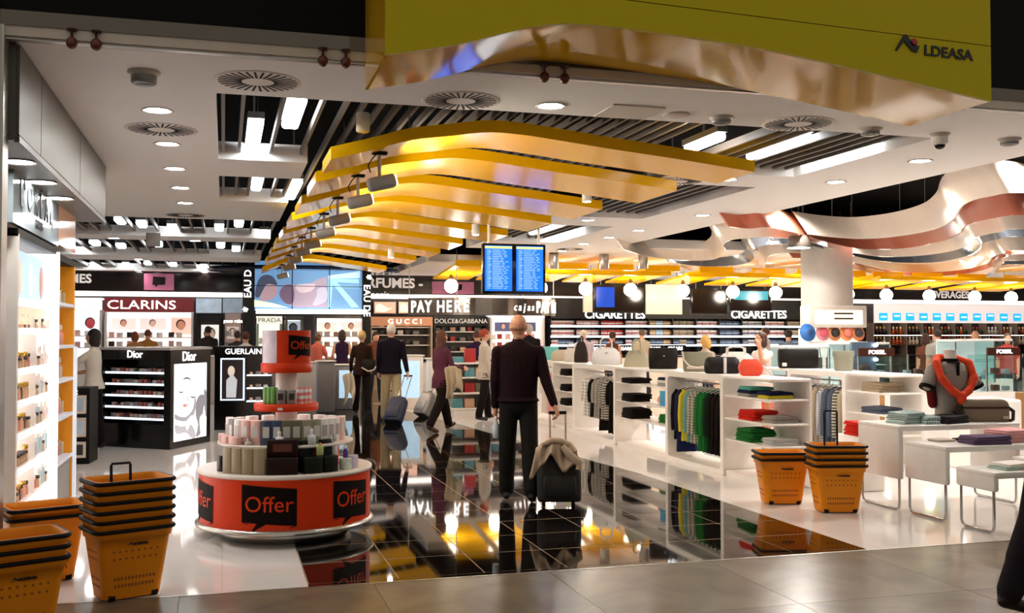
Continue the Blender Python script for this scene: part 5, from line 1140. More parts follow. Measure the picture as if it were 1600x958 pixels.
# taupe shoulder bag
tp = leath('taupe', '7a6c5a'); t = thing('shoulder_bag', 'taupe shoulder bag with dark zip band on the tallest table', 'bag', (7.1, 8.25, .78), R(-14))
MB().rings([superring(.46 * a, .16 * b, .21 * q, 28, .35) for q, a, b in ((0, .96, .9), (.05, 1, 1), (.5, 1.0, 1), (.75, .99, .98), (.9, .95, .8), (1, .85, .6))]).build('body', tp, t)
MB().rings([superring(.465 * 1.0, .165, z, 28, .35) for z in (.125, .145)], cap=False).build('zip_band', leath('dark_band', '33261e'), t)
MB().tube([(-.24, -.02, .15), (-.3, -.05, .13), (-.33, -.06, .1), (-.28, -.05, .08), (-.23, -.03, .1)], .022, 8).build('strap', leath('dark_strap', '3a3028'), t); MB().tube([(.22, -.02, .14), (.27, -.04, .1), (.26, -.05, .02), (.22, -.06, .01)], .018, 8).build('strap', leath('dark_strap'), t)
MB().box(.15, .2, -.086, -.078, .03, .055).build('label_patch', tray, t)

# ------------------------------------------------------------------ watch display counter
dc = thing('display_counter', 'white and wood watch counter with glass cases behind the tables', 'counter', (9.02, 13.0, 0)); dc.scale = (1.18, 1, 1)
WD = M('oak_panel', 'a87a4a', .4, var=.15, scale=4)
MB().box(.0, .35, 0, .6, 0, .72).build('wood_panel', WD, dc); MB().box(2.35, 2.6, 0, .6, 0, .72).build('wood_panel', WD, dc); MB().box(.35, 2.35, .02, .6, 0, .74).build('base', WHITE, dc)
for a, b in ((.02, .55), (.75, 1.45), (1.95, 2.55)):
    c = MB().box(a, b, .08, .085, .74, 1.3).box(a, b, .5, .505, .74, 1.3).box(a, a + .005, .08, .505, .74, 1.3).box(b - .005, b, .08, .505, .74, 1.3).box(a, b, .08, .505, 1.3, 1.306).build('glass_case', GLASS, dc)
    MB().box(a, b, .09, .5, 1.0, 1.006).build('glass_shelf', GLASS, c)
for x in (.02, .5, .75, 1.45, 1.95, 2.53): MB().tube([(x, .08, .74), (x, .08, 1.32)], .014, 8).build('corner_post', CHROME, dc)
for x0 in (.0, 1.93):
    s = MB().box(x0, x0 + .52, .03, .06, 1.3, 1.42).build('header_sign', M('sign_brown', '3c1c12', .3), dc); text('FOSSIL', .085, SIGNW, dc, (x0 + .26, .024, 1.358), bold=.003)
wb = box_proto('watch_box', M('watch_grey', '8c9aa4', .3, var=.4, scale=30), .1, .08, .07, 'small watch stand inside the glass counter cases', 'watch'); wb2 = box_proto('watch_box', M('watch_brown', '5a3a30', .3, var=.3, scale=30), .12, .08, .09, 'brown watch box inside the glass counter cases', 'watch')
for a, b in ((.02, .55), (.75, 1.45), (1.95, 2.55)):
    for z in (.745, 1.01):
        for k in range(3): (w_ := (wb if (k + int(a * 3)) % 3 else wb2)).put(local(dc, (a + .12 + .17 * k, .3, z)), label='%s, %s case, %s level, %s along' % (w_.o['label'].split(',')[0], {.02: 'first', .75: 'second', 1.95: 'third'}[a], 'lower' if z < 1 else 'upper', ORD(k + 1)), group='watch boxes in the glass cases')
pan = thing('lit_panel_stand', 'grey-blue picture panel with round lamps behind the torso', 'display stand', (9.7, 14.2, 0)); MB().box(0, .45, 0, .06, 0, 1.5).build('panel', M('panel_slate', '4a5a6c', .4, emit=.1), pan); MB().ell((.22, -.03, 1.02), .13, .03, .15, 14, 8).build('watch_print', M('watch_print', '3a2a2a', .4), pan)
for z in (1.45, 1.22, .9): MB().ell((.42, -.03, z), .05, .02, .03, 10, 6).build('lamp', M('lamp_blue', 'e8f2ff', .3, emit=6), pan)

# ------------------------------------------------------------------ column with light box and accessory wall
YC = 16.2
a, b = PY(1281, 440, YC), PY(1351, 440, YC)
struct('column_1', MB().lathe([((b.x - a.x) / 2, 0), ((b.x - a.x) / 2, 3.4)], ((a.x + b.x) / 2, YC + .5, 0), 40), M('column_white', 'd8d0c8', .5))
a, b = PY(1264, 512, YC - .4), PY(1355, 478, YC - .4)
lb_ = thing('light_box', 'white light box cabinet with dark dash logo on the column', 'sign', (a.x, YC - .4, 0)); W = b.x - a.x
MB().rbox(0, W, 0, .3, a.z, b.z, r=.02, seg=1).build('cabinet', M('lb_white', 'e8dcd0', .35), lb_); MB().box(.12, W - .1, -.01, 0, a.z + .06, b.z - .08).build('lit_face', M('lb_face', 'fff0d8', .4, emit=.7, var=0), lb_)
for k in range(2): MB().rbox(W * .42, W * .75, -.02, -.01, (a.z + b.z) / 2 - .05 + .09 * k, (a.z + b.z) / 2 - .02 + .09 * k, r=.004, seg=1).build('dash_logo', M('dash_brown', '3a2c28', .4), lb_)
t = thing('accessory_wall', 'bright white lit wall with round hats and hanging bags below the light box', 'shelving', (a.x, YC - .42, 0)); MB().box(0, W, .3, .36, 0, a.z - .02).build('back_panel', M('acc_lit', 'fff6ee', .4, emit=.55), t)
zs = PY(1300, 534, YC - .4).z; MB().box(0, W, .02, .3, zs - .03, zs).build('shelf', WHITE, t); z2_ = PY(1300, 578, YC - .4).z; MB().box(0, W, .02, .3, z2_ - .6, z2_).build('lower_cabinet', WHITE, t); MB().tube([(0, .15, zs - .08), (W, .15, zs - .08)], .012, 6).build('rail', CHROME, t)
for k, (px, c1, c2, nm) in enumerate(((1285, 'd85a6a', 'e8a0a8', 'rose'), (1303, '2a2220', 'd88a58', 'black and orange'), (1322, 'e07a6a', 'e89858', 'coral and orange'), (1340, '3a3438', 'd88050', 'dark and orange'))):
    c = PY(px, 523, YC - .3); h = thing('round_hat', '%s round hat displayed on the lit shelf under the light box' % nm, 'hat', (c.x, YC - .3, zs)); MB().lathe([(.001, 0), (.13, 0), (.14, .01), (.13, .02), (.07, .03), (.06, .08), (.001, .09)], n=24, cap=False).build('brim', M('hat_' + c2, c2, .6), h); MB().ell((0, 0, .05), .085, .085, .06).build('crown', M('hat_' + c1, c1, .6), h)
    for ch in h.children: ch.rotation_euler = (R(80), 0, 0); ch.location = (0, 0, .15)
c = PY(1264, 523, YC - .5); h = thing('round_hat', 'bright blue round hat at the end of the lit shelf', 'hat', (c.x, YC - .45, zs)); x = MB().lathe([(.001, 0), (.15, 0), (.16, .01), (.15, .02), (.07, .03), (.06, .08), (.001, .09)], n=24, cap=False).build('brim', M('hat_blue', '2a6ab0', .6), h); x.rotation_euler = (R(80), 0, 0); x.location = (0, 0, .16); x2 = MB().ell((0, 0, .04), .06, .06, .05).build('crown', M('hat_navy', '1c3c70', .6), h); x2.rotation_euler = (R(80), 0, 0); x2.location = (0, -.02, .16)
for k, (px, c, nm) in enumerate(((1278, '4a4438', 'olive'), (1300, '8a4a2c', 'brown'), (1322, 'b8502c', 'rust'), (1338, '3a2a28', 'dark'))):
    q = PY(px, 555, YC - .3); o = thing('hanging_purse', '%s purse hanging under the hat shelf' % nm, 'bag', (q.x, YC - .27, zs - .5), 0, 'purses on the accessory wall'); MB().rings([superring(.2 * aa, .07 * bb, .22 * qq) for qq, aa, bb in boxy]).build('body', leath('p_' + c, c), o); MB().tube([(-.08, 0, .2), (-.05, 0, .38), (0, 0, .42), (.05, 0, .38), (.08, 0, .2)], .008, 6).build('strap', leath('p_' + c), o)

# ------------------------------------------------------------------ gondola, counters and displays in the middle
mg = thing('gift_gondola', 'white four-shelf gondola with gift packs left of the bald traveller', 'display stand', (4.25, 19.2, 0), R(4))
for z in (.2, .5, .8, 1.08): MB().rbox(0, 1.5, -.1, .4, z - .035, z, r=.015, seg=1).build('shelf', WHITE, mg)
MB().box(0, 1.5, .4, .44, 0, 1.1).build('back_panel', M('gondola_back', 'c8b8b0', .4), mg); MB().box(0, 1.5, -.12, .4, 0, .16).build('plinth', WHITE, mg); MB().box(.7, .78, -.05, .4, .2, 1.05).build('divider', M('div_blue', 'a8b4c4', .4), mg)
gb = [box_proto('gift_pack', m, .2, .16, .18, 'small %s gift pack on the white gondola' % nm) for m, nm in ((tpk, 'pale blue'), (bpk, 'tan'), (dpk, 'dark'), (rpk, 'red'), (M('olive'), 'olive'))]
for i, z in enumerate((.2, .5, .8)):
    for k, x in enumerate((.12, .36, .58, .92, 1.16, 1.38)): gb[(i * 2 + k) % 5].put(local(mg, (x, .1, z)), R(4), label=gb[(i * 2 + k) % 5].o['label'].split(',')[0] + ', %s shelf, %s along' % (('low', 'middle', 'upper')[i], ORD(k + 1)), group='gift packs on the white gondola')
for k, x in enumerate((.15, .4, .7, 1.0, 1.3)): gb[(k * 3) % 5].put(local(mg, (x, .15, 1.08)), R(4), label=gb[(k * 3) % 5].o['label'].split(',')[0] + ', on its top, %s along' % ORD(k + 1), group='gift packs on the white gondola', scale=(1, 1, 1.5 if k % 2 else .6))
def post_counter(px, py, w, d, h, label, mat, lit=False, rz=0):
    c = PZ(px, py); t = thing('tester_counter', label, 'counter', c, rz); MB().rbox(-w / 2, w / 2, 0, d, 0, h, r=.02, seg=2).build('body', mat, t); MB().rbox(-w / 2 - .03, w / 2 + .03, -.03, d + .03, h, h + .03, r=.015, seg=1).build('top', WHITE, t)
    if lit: MB().box(-w / 2 + .08, w / 2 - .08, -.012, 0, .25, h - .1).build('lit_picture', M('tester_lit', 'a8c8e0', .3, emit=.8, var=.4, scale=5), t)
    return t
post_counter(510, 645, .34, .5, 1.05, 'tall grey tester post beside the shopper in coral', M('tester_grey', '8a8a90', .4))
post_counter(542, 640, .5, .4, .95, 'lit picture tester counter behind the dark-haired shopper', M('tester_grey'), True)
post_counter(640, 640, .6, .5, 1.15, 'white tester counter in front of the tan cabinet', WHITE, True); post_counter(690, 645, .5, .4, 1.1, 'white tester counter with red card behind the woman in purple', WHITE)
post_counter(470, 640, .9, .6, 1.0, 'white service counter behind the round kiosk', WHITE)
post_counter(300, 632, 1.9, .6, 1.1, 'long white service counter behind the makeup gondola', M('counter_grey'))
post_counter(220, 640, 1.5, .6, 1.12, 'grey service counter in front of the maroon sign', M('counter_grey'))

def showcase(x, y, w, d, hb, ht, label, wood=False):
    t = thing('glass_showcase', label, 'display case', (x, y, 0)); MB().rbox(0, w, 0, d, 0, hb, r=.015, seg=1).build('base', WD if wood else WHITE, t); MB().rbox(0, w, 0, d, ht, ht + .04, r=.015, seg=1).build('top', WHITE, t)
    g_ = MB().box(0, w, 0, .005, hb, ht).box(0, .005, 0, d, hb, ht).box(w - .005, w, 0, d, hb, ht).build('glass_front', GLASS, t)
    MB().box(.01, w - .01, d - .03, d, hb, ht).build('back_panel', M('case_back', 'd8e0e4', .4, emit=.25), t)
    for z in (hb + (ht - hb) * .5,): MB().box(.01, w - .01, .01, d - .03, z, z + .01).build('glass_shelf', GLASS, t)
    for a in (0, w): MB().tube([(a, 0, hb), (a, 0, ht)], .014, 8).build('corner_post', CHROME, t)
    for k in range(3): (wb if k % 2 else wb2).put((x + .15 + k * (w - .3) / 2, y + d * .5, hb), label='%s watch box on the floor of the %s' % (ORD(k + 1), label.split(' beside')[0].split(' behind')[0]), group='watch boxes in the showcases')
showcase(10.1, 15.0, .9, .5, .75, 1.45, 'pale glass showcase behind the grey torso')
showcase(12.0, 14.6, .8, .5, .8, 1.5, 'second pale glass showcase beside the brown sign')
showcase(13.2, 15.6, .9, .5, .8, 1.5, 'third pale glass showcase beside the picture edge')
showcase(8.75, 14.6, .8, .5, .8, 1.4, 'tall white showcase behind the brown sign by the racks')
post = thing('white_case', 'white display block with folded paper below the second brown sign', 'display stand', (8.55, 10.1, 0)); MB().rbox(0, .7, 0, .45, 0, .84, r=.03, seg=3).build('block', WHITE, post); MB().rbox(.1, .5, .1, .35, .84, .86, r=.008, seg=1).build('paper', wpk, post)
# ------------------------------------------------------------------ people
SKIN = [M('skin_%d' % i, c, .55, var=.06, scale=6) for i, c in enumerate(('c98f6e', 'd8a184', 'b07a58'))]
def remesh(mb, voxel, smooth=3):
    me = mb.mesh('raw_body', SKIN[0]); o = link('raw_body', me)
    m = o.modifiers.new('r', 'REMESH'); m.mode = 'VOXEL'; m.voxel_size = voxel; m.use_smooth_shade = True
    s = o.modifiers.new('s', 'SMOOTH'); s.factor = .5; s.iterations = smooth
    out = bpy.data.meshes.new_from_object(o.evaluated_get(_dg()))
    V = np.array([tuple(p) for p in mb.v]); Q = [(f, t) for f, t in zip(mb.f, mb.m) if len(f) == 4]
    C = V[np.array([f for f, t in Q])]; T_ = np.array([t for f, t in Q]); pts = []; tags = []
    for u in (.125, .375, .625, .875):
        for w_ in ((.125, .375, .625, .875) if T_.max() > 0 else (.5,)):
            pts.append((C[:, 0] * (1 - u) + C[:, 1] * u) * (1 - w_) + (C[:, 3] * (1 - u) + C[:, 2] * u) * w_); tags.append(T_)
    pts = np.concatenate(pts).tolist(); tags = np.concatenate(tags).tolist()
    if max(tags) == 0: pts, tags = pts[:1], tags[:1]
    kd = KDTree(len(pts))
    for i, p in enumerate(pts): kd.insert(p, i)
    kd.balance()
    idx = [tags[kd.find(p.center)[1]] for p in out.polygons] if len(tags) > 1 else [0] * len(out.polygons)
    bpy.data.objects.remove(o); bpy.data.meshes.remove(me); out.materials.clear()
    return out, idx
def finish(name, res, mats, parent=None):
    me, idx = res
    for m in mats: me.materials.append(m)
    me.polygons.foreach_set('material_index', [min(i, len(mats) - 1) for i in idx]); me.polygons.foreach_set('use_smooth', [True] * len(me.polygons)); me.update()
    return link(name, me, parent)
def capsule(mb, a, b, r0, r1, t, n=12, flat=None):
    a, b = Vector(a), Vector(b); d = (b - a); L = d.length or 1e-4; d = d / L
    u = (flat - d * flat.dot(d)).normalized() if flat is not None else d.orthogonal().normalized(); v = d.cross(u); rs = []
    fl = .62 if flat is not None else 1.0
    for s, rr, off in ((0, .35, -.94 * r0), (0, .75, -.66 * r0), (0, 1, 0), (.25, 1, 0), (.5, 1, 0), (.75, 1, 0), (1, 1, 0), (1, .75, .66 * r1), (1, .35, .94 * r1)):
        r = (r0 + (r1 - r0) * s) * rr; p = a + d * (L * s + off)
        rs.append([p + (u * math.cos(2*math.pi*k/n) * fl + v * math.sin(2*math.pi*k/n)) * r for k in range(n)])
    mb.rings(rs, t)
def dirv(fwd, out, side):
    """unit vector pointing down, swung forward by fwd degrees and outward by out degrees"""
    return Vector((side * math.sin(R(out)), math.sin(R(fwd)) * math.cos(R(out)), -math.cos(R(fwd)) * math.cos(R(out))))
def person(loc, rz, h, label, top, bottom, shoe, skin=0, hair='short', hairc='3a2a20', female=False, sleeve='long', legs=((8, 4), (-8, 6)), arms=((0, 5, 8, 0), (0, 5, 8, 0)),
           hem=.86, skirt=None, voxel=.014, lean=0, head_yaw=0, head_tilt=0, curl=25, face=True, dress=False, group='shoppers', bulk=1.0, belly=1.0):
    s = h / 1.75; mb = MB(); SK, TP, BT, SH = 0, 1, 2, 3
    hipw, shw = (.095, .172) if female else (.09, .195); k = bulk
    hip = Vector((0, 0, .93))
    Ln = Matrix.Rotation(R(-lean), 4, 'X')
    def tor(p): return hip + Ln @ (Vector(p) - hip)
    # torso: stacked elliptical sections
    def ring(z, rx, ry, y=0, n=20): return [tor((rx * k * math.cos(2*math.pi*i/n), y + ry * k * math.sin(2*math.pi*i/n), z)) for i in range(n)]
    if female: secs = [(.80, .1, .09, -.01), (.86, .165, .12, -.01), (.95, .172, .122, -.008), (1.06, .14 * belly, .105 * belly, 0), (1.14, .132 * belly, .1 * belly, 0), (1.26, .155, .115, .012), (1.36, .168, .1, .005), (1.425, .155, .078, -.005), (1.45, .105, .064, -.005), (1.475, .07, .055, -.005)]
    else: secs = [(.80, .1, .09, 0), (.86, .158, .115, 0), (.95, .165, .115, 0), (1.06, .16 * belly, .115 * belly, .005), (1.16, .165 * belly, .12 * belly, .005), (1.28, .185, .122, .005), (1.38, .195, .11, 0), (1.44, .178, .085, -.008), (1.465, .12, .07, -.008), (1.49, .075, .06, -.008)]
    def at_z(z, tab=secs):
        for p_, q_ in zip(tab, tab[1:]):
            if p_[0] <= z <= q_[0]:
                u_ = (z - p_[0]) / (q_[0] - p_[0]); return (z,) + tuple(p_[i] + (q_[i] - p_[i]) * u_ for i in (1, 2, 3))
        return (z,) + tab[0][1:]
    hm_ = max(hem, .80)
    lo = [q for q in secs if q[0] < hm_ + .02] + [at_z(hm_ + .03)]
    if len(lo) > 1: mb.rings([ring(*q) for q in lo], BT if not dress else TP)
    base = at_z(max(hem, .9)); up = [q for q in secs if q[0] > max(hem, .9) + .02]
    ext = [(hem, base[1] * 1.12 + .012, base[2] * 1.12 + .014, base[3]), (max(hem, .9) + .015, base[1] * 1.09 + .008, base[2] * 1.09 + .01, base[3])]
    mb.rings([ring(*q) for q in ext] + [ring(z, rx * 1.04, ry * 1.05, y) for z, rx, ry, y in up], TP)
    # neck and head
    hc = tor((0, .012, 1.635)); HY = Matrix.Rotation(R(head_yaw), 4, 'Z') @ Matrix.Rotation(R(-head_tilt), 4, 'X')
    capsule(mb, tor((0, -.012, 1.44)), hc + Vector((0, -.012, -.06)), .056 if not female else .048, .053 if not female else .045, SK)
    capsule(mb, tor((0, -.012, 1.465)), tor((0, -.008, 1.49)), .07 * (1 if not female else .9), .066 * (1 if not female else .88), TP)
    def hp(p): return hc + HY @ Vector(p)
    mb.ell(hc, .077, .097, .116, 16, 12, SK, HY.to_3x3())
    mb.ell(hp((0, -.014, .028)), .079, .094, .087, 16, 10, SK, HY.to_3x3())
    mb.ell(hp((0, .022, -.055)), .058, .068, .062, 12, 8, SK, HY.to_3x3())
    capsule(mb, hp((0, .092, .012)), hp((0, .112, -.022)), .010, .015, SK, 8); mb.ell(hp((0, .088, -.058)), .026, .012, .011, 8, 6, SK, HY.to_3x3())
    for sd in (-1, 1): mb.ell(hp((sd * .078, -.004, -.005)), .012, .022, .032, 8, 6, SK, HY.to_3x3())
    # legs
    for sd, (a, bend) in zip((-1, 1), legs):
        p0 = hip + Vector((sd * hipw, 0, -.03)); kn = p0 + dirv(a, 2, sd) * .43; an = kn + dirv(a - bend, 1, sd) * .41
        tm = BT if not skirt else SK; w = .024 if not skirt else 0
        capsule(mb, p0, kn, .085 * k + w * .3, .058 + w, tm); capsule(mb, kn, an, .057 + w, .042 + w * 1.3, tm)
        if not skirt: capsule(mb, kn, kn + (an - kn) * .55, .06 + w, .058 + w, tm)
        else: capsule(mb, kn + (an - kn) * .1, kn + (an - kn) * .5, .056, .05, tm)
        pitch = (a - bend); f = Vector((sd * .12, math.cos(R(pitch * .8)), math.sin(R(pitch * .8)))).normalized(); dn = Vector((0, 0, -1)) if abs(pitch) < 15 else (-f.orthogonal())
        heel = an + Vector((0, -.035, -.05)) ; capsule(mb, heel, heel + f * .19, .042, .036, SH); capsule(mb, an, heel, .044, .042, SH if not skirt else SK)
    if skirt:
        z0 = skirt; mb.rings([ring(z, rx, ry, 0) for z, rx, ry in ((z0, .2, .16), ((z0 + .93) / 2, .19, .145), (.97, .16, .115))], BT)
    # arms: (upper fwd, upper out, elbow bend fwd, fore out)
    hands = []
    for sd, (a, o, e, fo) in zip((-1, 1), arms):
        p0 = tor((sd * shw * k * .97, -.005, 1.392)); ud = dirv(a, o, sd); el = p0 + ud * .285; fd = dirv(a + e, fo, sd); wr = el + fd * .25
        r = (.052, .046, .040, .033) if not female else (.044, .038, .034, .028)
        if sleeve == 'long': r = tuple(x + .008 for x in r)
        ft = TP if sleeve == 'long' else SK; ut = SK if sleeve == 'none' else TP
        mb.ell(p0, r[0] * 1.0, r[0] * 1.05, r[0] * 1.0, 12, 8, TP if sleeve != 'none' else SK)
        capsule(mb, p0, el, r[0], r[1], ut if sleeve != 'short' else SK)
        if sleeve == 'short': capsule(mb, p0, p0 + ud * .17, r[0] + .012, r[1] + .018, TP)
        capsule(mb, el, el + fd * (.25 if sleeve != 'long' else .235), r[1], r[3], ft)
        # hand: palm, four fingers, thumb
        nrm = Vector((-sd, 0, 0)); nrm = (nrm - fd * nrm.dot(fd)).normalized(); wd = fd.cross(nrm); 
        if wd.y < 0: wd = -wd
        pc = wr + fd * .05; capsule(mb, wr - fd * .015, wr + fd * .03, .026, .03, SK); capsule(mb, wr + fd * .025, wr + fd * .075, .040, .040, SK, flat=nrm)
        for i, (q, ln) in enumerate(((-.030, .058), (-.010, .072), (.011, .076), (.031, .068))):
            b0 = wr + fd * .09 + wd * q; c1 = R(curl); c2 = R(curl * 2.4)
            d1 = fd * math.cos(c1) + nrm * math.sin(c1); d2 = fd * math.cos(c2) + nrm * math.sin(c2); b1 = b0 + d1 * ln * .55
            capsule(mb, b0 - fd * .02, b1, .0105, .0098, SK, 8); capsule(mb, b1, b1 + d2 * ln * .5, .0096, .0085, SK, 8)
        tb0 = wr + fd * .03 + wd * .034; td = (fd * .6 + wd * .55 + nrm * .5).normalized(); capsule(mb, tb0, tb0 + td * .045, .014, .0115, SK, 8); capsule(mb, tb0 + td * .045, tb0 + td * .045 + (fd * .8 + nrm * .5).normalized() * .03, .0112, .0095, SK, 8)
        hands.append(wr + fd * .09)
    zmin = min(p[2] for p in mb.v); off = Vector((0, 0, -zmin)); mb.v = [((p[0]) * s, p[1] * s, (p[2] - zmin) * s) for p in mb.v]
    o = finish('person', remesh(mb, voxel), [SKIN[skin], top, bottom, shoe]); o.location = loc; o.rotation_euler = (0, 0, rz); tag(o, label, 'person', group)
    T = lambda p: (Vector(p) - Vector((0, 0, zmin))) * s
    hm = M('hair_' + hairc, hairc, .65, bump=.4, scale=60, var=.25)
    if hair:
        hb = MB(); E3 = HY.to_3x3() * s
        def he(c, rx, ry, rz_): hb.ell(T(hp(c)), rx, ry, rz_, 16, 12, 0, E3)
        if hair == 'fringe':
            hb.ell(T(hp((0, -.02, -.012))), .0815, .090, .05, 18, 10, 0, E3)
        else:
            he((0, -.016, .026), .087, .098, .104)
            if hair in ('bob', 'long', 'bun'): he((0, -.03, -.01), .09, .084, .11)
            if hair in ('bob', 'long'): he((0, -.045, -.075), .088, .062, .09); [he((sd * .066, -.012, -.055), .03, .052, .085) for sd in (-1, 1)]
            if hair == 'long': he((0, -.06, -.16), .085, .045, .12)
            if hair == 'bun': he((0, -.1, .03), .045, .045, .045)
            if hair == 'cap': he((0, .07, .06), .07, .07, .018)
        hr = finish('hair', remesh(hb, max(.009, voxel * .7), 2), [hm], o)
    if face:
        E = MB().ell((0, 0, 0), .011 * s, .006 * s, .007 * s, 8, 6).mesh('eye', M('eye_dark', '201812', .3))
        for sd in (-1, 1): e = link('eye', E, o, T(hp((sd * .031, .088, .012)))); e.rotation_euler = (0, 0, R(head_yaw))
        mt = link('mouth', MB().ell((0, 0, 0), .024 * s, .006 * s, .0055 * s, 8, 6).mesh('mouth', M('lips', '9c5a50', .5)), o, T(hp((0, .098, -.06)))); mt.rotation_euler = (0, 0, R(head_yaw))
    Mw = Matrix.Translation(Vector(loc)) @ Matrix.Rotation(rz, 4, 'Z')
    return o, [Mw @ T(x) for x in hands], (lambda p: Mw @ T(tor(p)))
fab = lambda n, c='808080', r=.85: M('fabric_' + n, c, r, bump=.12, scale=25, var=.1, spec=.12)
shoeb, shoet = M('shoe_black', '120d0b', .4), M('shoe_tan', '8a6a48', .5)

# the bald traveller
man, mh, _ = person((2.76, 9.5, 0), R(-13), 1.77, 'bald man in dark plum sweater and dark jeans walking away with a wheeled bag', fab('plum', '1e0d12'), fab('jeans', '1b1917'), shoeb, 0, 'fringe', '9a6c4e', voxel=.0085,
    legs=((6, 2), (-9, 8)), arms=((2, 4, 10, 0), (-10, 12, -4, 18)), hem=.92, curl=38, face=True, bulk=1.06, belly=1.05, group='shoppers in the aisle')
person((3.5, 16.64, 0), R(-62), 1.67, 'brown-haired woman in purple tunic striding with a coat over her arm', fab('purple', '5a3040'), fab('black', '1a1211'), M('shoe_brown', '4a2c1c', .5), 1, 'long', '5a3018', True, legs=((20, 4), (-18, 14)), arms=((2, 5, 20, 0), (18, 6, 62, 0)), hem=.74, voxel=.012, group='shoppers in the aisle')
old, oh, _ = person((3.02, 18.95, 0), R(-4), 1.77, 'white-haired man in dark jacket and beige trousers pulling a navy suitcase', fab('ink', '14101c'), fab('khaki', 'b0a080'), shoet, 1, 'short', 'd8d0c4', legs=((8, 3), (-12, 14)), arms=((4, 4, 14, 0), (-12, 8, -2, 10)), hem=.84, voxel=.013, bulk=1.08, group='shoppers in the aisle')
p = PZ(566, 648); bw_, bh, _ = person((p.x, p.y + .1, 0), R(-3), 1.65, 'blonde woman in dark brown top with handbag walking beside the white-haired man', fab('dark_brown', '2c1a12'), fab('black'), shoeb, 1, 'short', 'c8a468', True, legs=((10, 4), (-10, 10)), arms=((4, 12, 14, 0), (4, 8, 35, 0)), hem=.8, voxel=.013, group='shoppers in the aisle')
p = PZ(534, 634); person((p.x, p.y, 0), R(-4), 1.69, 'dark-haired woman in sleeveless violet dress top standing at the tester counters', fab('violet', '2c1a38'), fab('black'), shoeb, 1, 'bob', '2a1814', True, 'none', legs=((2, 0), (-2, 2)), arms=((6, 12, 40, 4), (2, 10, 20, 0)), hem=.6, dress=True, voxel=.014, group='shoppers at the counters')
p = PZ(492, 632); person((p.x, p.y, 0), R(-38), 1.62, 'person in coral shirt and black trousers bending over a phone beside the kiosk', fab('coral', 'd87262'), fab('black'), shoeb, 1, 'short', '6a4a2c', False, 'short', legs=((2, 0), (-2, 2)), arms=((25, 6, 60, 0), (25, 6, 65, 0)), lean=10, head_tilt=-22, voxel=.014, group='shoppers at the counters')
p = PZ(757, 657); person((p.x, p.y, 0), R(-85), 1.68, 'red-haired woman in pale jacket and black trousers left of the bald traveller', fab('pale', 'c8bcb0'), fab('black'), shoeb, 1, 'short', 'a03c14', True, legs=((10, 4), (-8, 6)), arms=((0, 8, 12, 0), (0, 8, 15, 0)), hem=.76, voxel=.014, group='shoppers in the aisle')
person((6.55, 21.7, 0), R(-20), 1.8, 'grey-haired man in black shirt behind the bald traveller', fab('black2', '17131a'), fab('black'), shoeb, 1, 'short', 'b0aca8', voxel=.017, group='shoppers at the cash desk')
person((5.3, 21.5, 0), R(-10), 1.66, 'person in dark violet top behind the red-haired woman', fab('violet'), fab('black'), shoeb, 1, 'short', '5a2c1c', voxel=.02, group='shoppers at the cash desk')
p = PZ(145, 702); person((p.x, p.y, 0), R(78), 1.66, 'black-haired sales assistant in white top reaching to a shelf', fab('white', 'dcd4c8'), fab('black'), shoeb, 1, 'bob', '1a1010', True, 'short', legs=((3, 0), (-3, 3)), arms=((55, 8, 35, 0), (20, 5, 60, 0)), voxel=.013, group='shop staff')
person((7.9, 13.8, 0), R(105), 1.62, 'assistant in pale blouse and coral skirt with a hand at her head', fab('blush', 'e8d0c8'), fab('coral_skirt', 'e0604c'), M('shoe_flat', '5a3424', .5), 0, 'bob', '3c2018', True, 'short', legs=((4, 0), (-6, 6)), arms=((60, 14, 112, -6), (10, 8, 30, 0)), skirt=.5, lean=6, voxel=.013, group='shop staff')
def far(px, py, Y, rz, label, top, hair, hairc, h=None, female=False, sleeve='short', skin=1, **kw):
    c = PY(px, py, Y); hh = h or max(1.45, min(1.85, c.z)); return person((c.x, Y, 0), R(rz), hh, label, top, fab('slate', '2c2c34'), shoeb, skin, hair, hairc, female, sleeve, voxel=.021, face=False, group='people far back in the shop', **kw)
far(1103, 527, 15.6, -70, 'blonde woman looking down behind the bags on the rack', fab('taupe', 'a89888'), 'bob', 'c89a50', female=True, head_tilt=-20)
far(912, 519, 22.5, 0, 'white-haired man in lilac shirt seen behind the dark backpack', fab('lilac', 'c8c4d8'), 'short', 'd8d4cc')
far(957, 521, 21.5, -30, 'brown-haired person with bare shoulders behind the white dome bag', fab('brown_top', '6a4030'), 'short', '3a1c12', female=True, sleeve='none', skin=0)
far(1003, 518, 25, 10, 'grey-shirted person at the tobacco counter', fab('grey_shirt', '9a9890'), 'short', '5a4434')
far(1196, 515, 21, 60, 'man in pale grey shirt behind the assistant in coral skirt', fab('pale_grey', 'b8b4b4'), 'short', '4a3024')
far(1232, 519, 19, -20, 'dark-haired man in blue-grey shirt near the hat shelf', fab('blue_grey', '7a8ca0'), 'short', '2a1c14')
far(1446, 524, 18, -10, 'dark-haired woman behind the grey torso, nearer the wood counter', fab('brown_top'), 'bob', '3a1c14', female=True)
far(1464, 518, 17, 5, 'broad man in grey shirt directly behind the torso', fab('grey_shirt'), 'short', '2c1c14', bulk=1.15)
far(1524, 520, 18.5, -15, 'bald man in grey shirt beside the torso', fab('grey2', '8c8680'), None, 'b0a090')
far(1574, 524, 17.5, 150, 'person in red shirt by the second brown sign', fab('red_shirt', 'c83c34'), 'short', '5a5048')
far(211, 521, 27, 20, 'red-haired person at the maroon-sign counter', fab('tan_top', 'a87850'), 'bob', '7a3a18', female=True); far(231, 518, 27.5, 0, 'person in orange-brown top at the maroon-sign counter', fab('orange_top', 'b07838'), 'short', '6a3a1c')
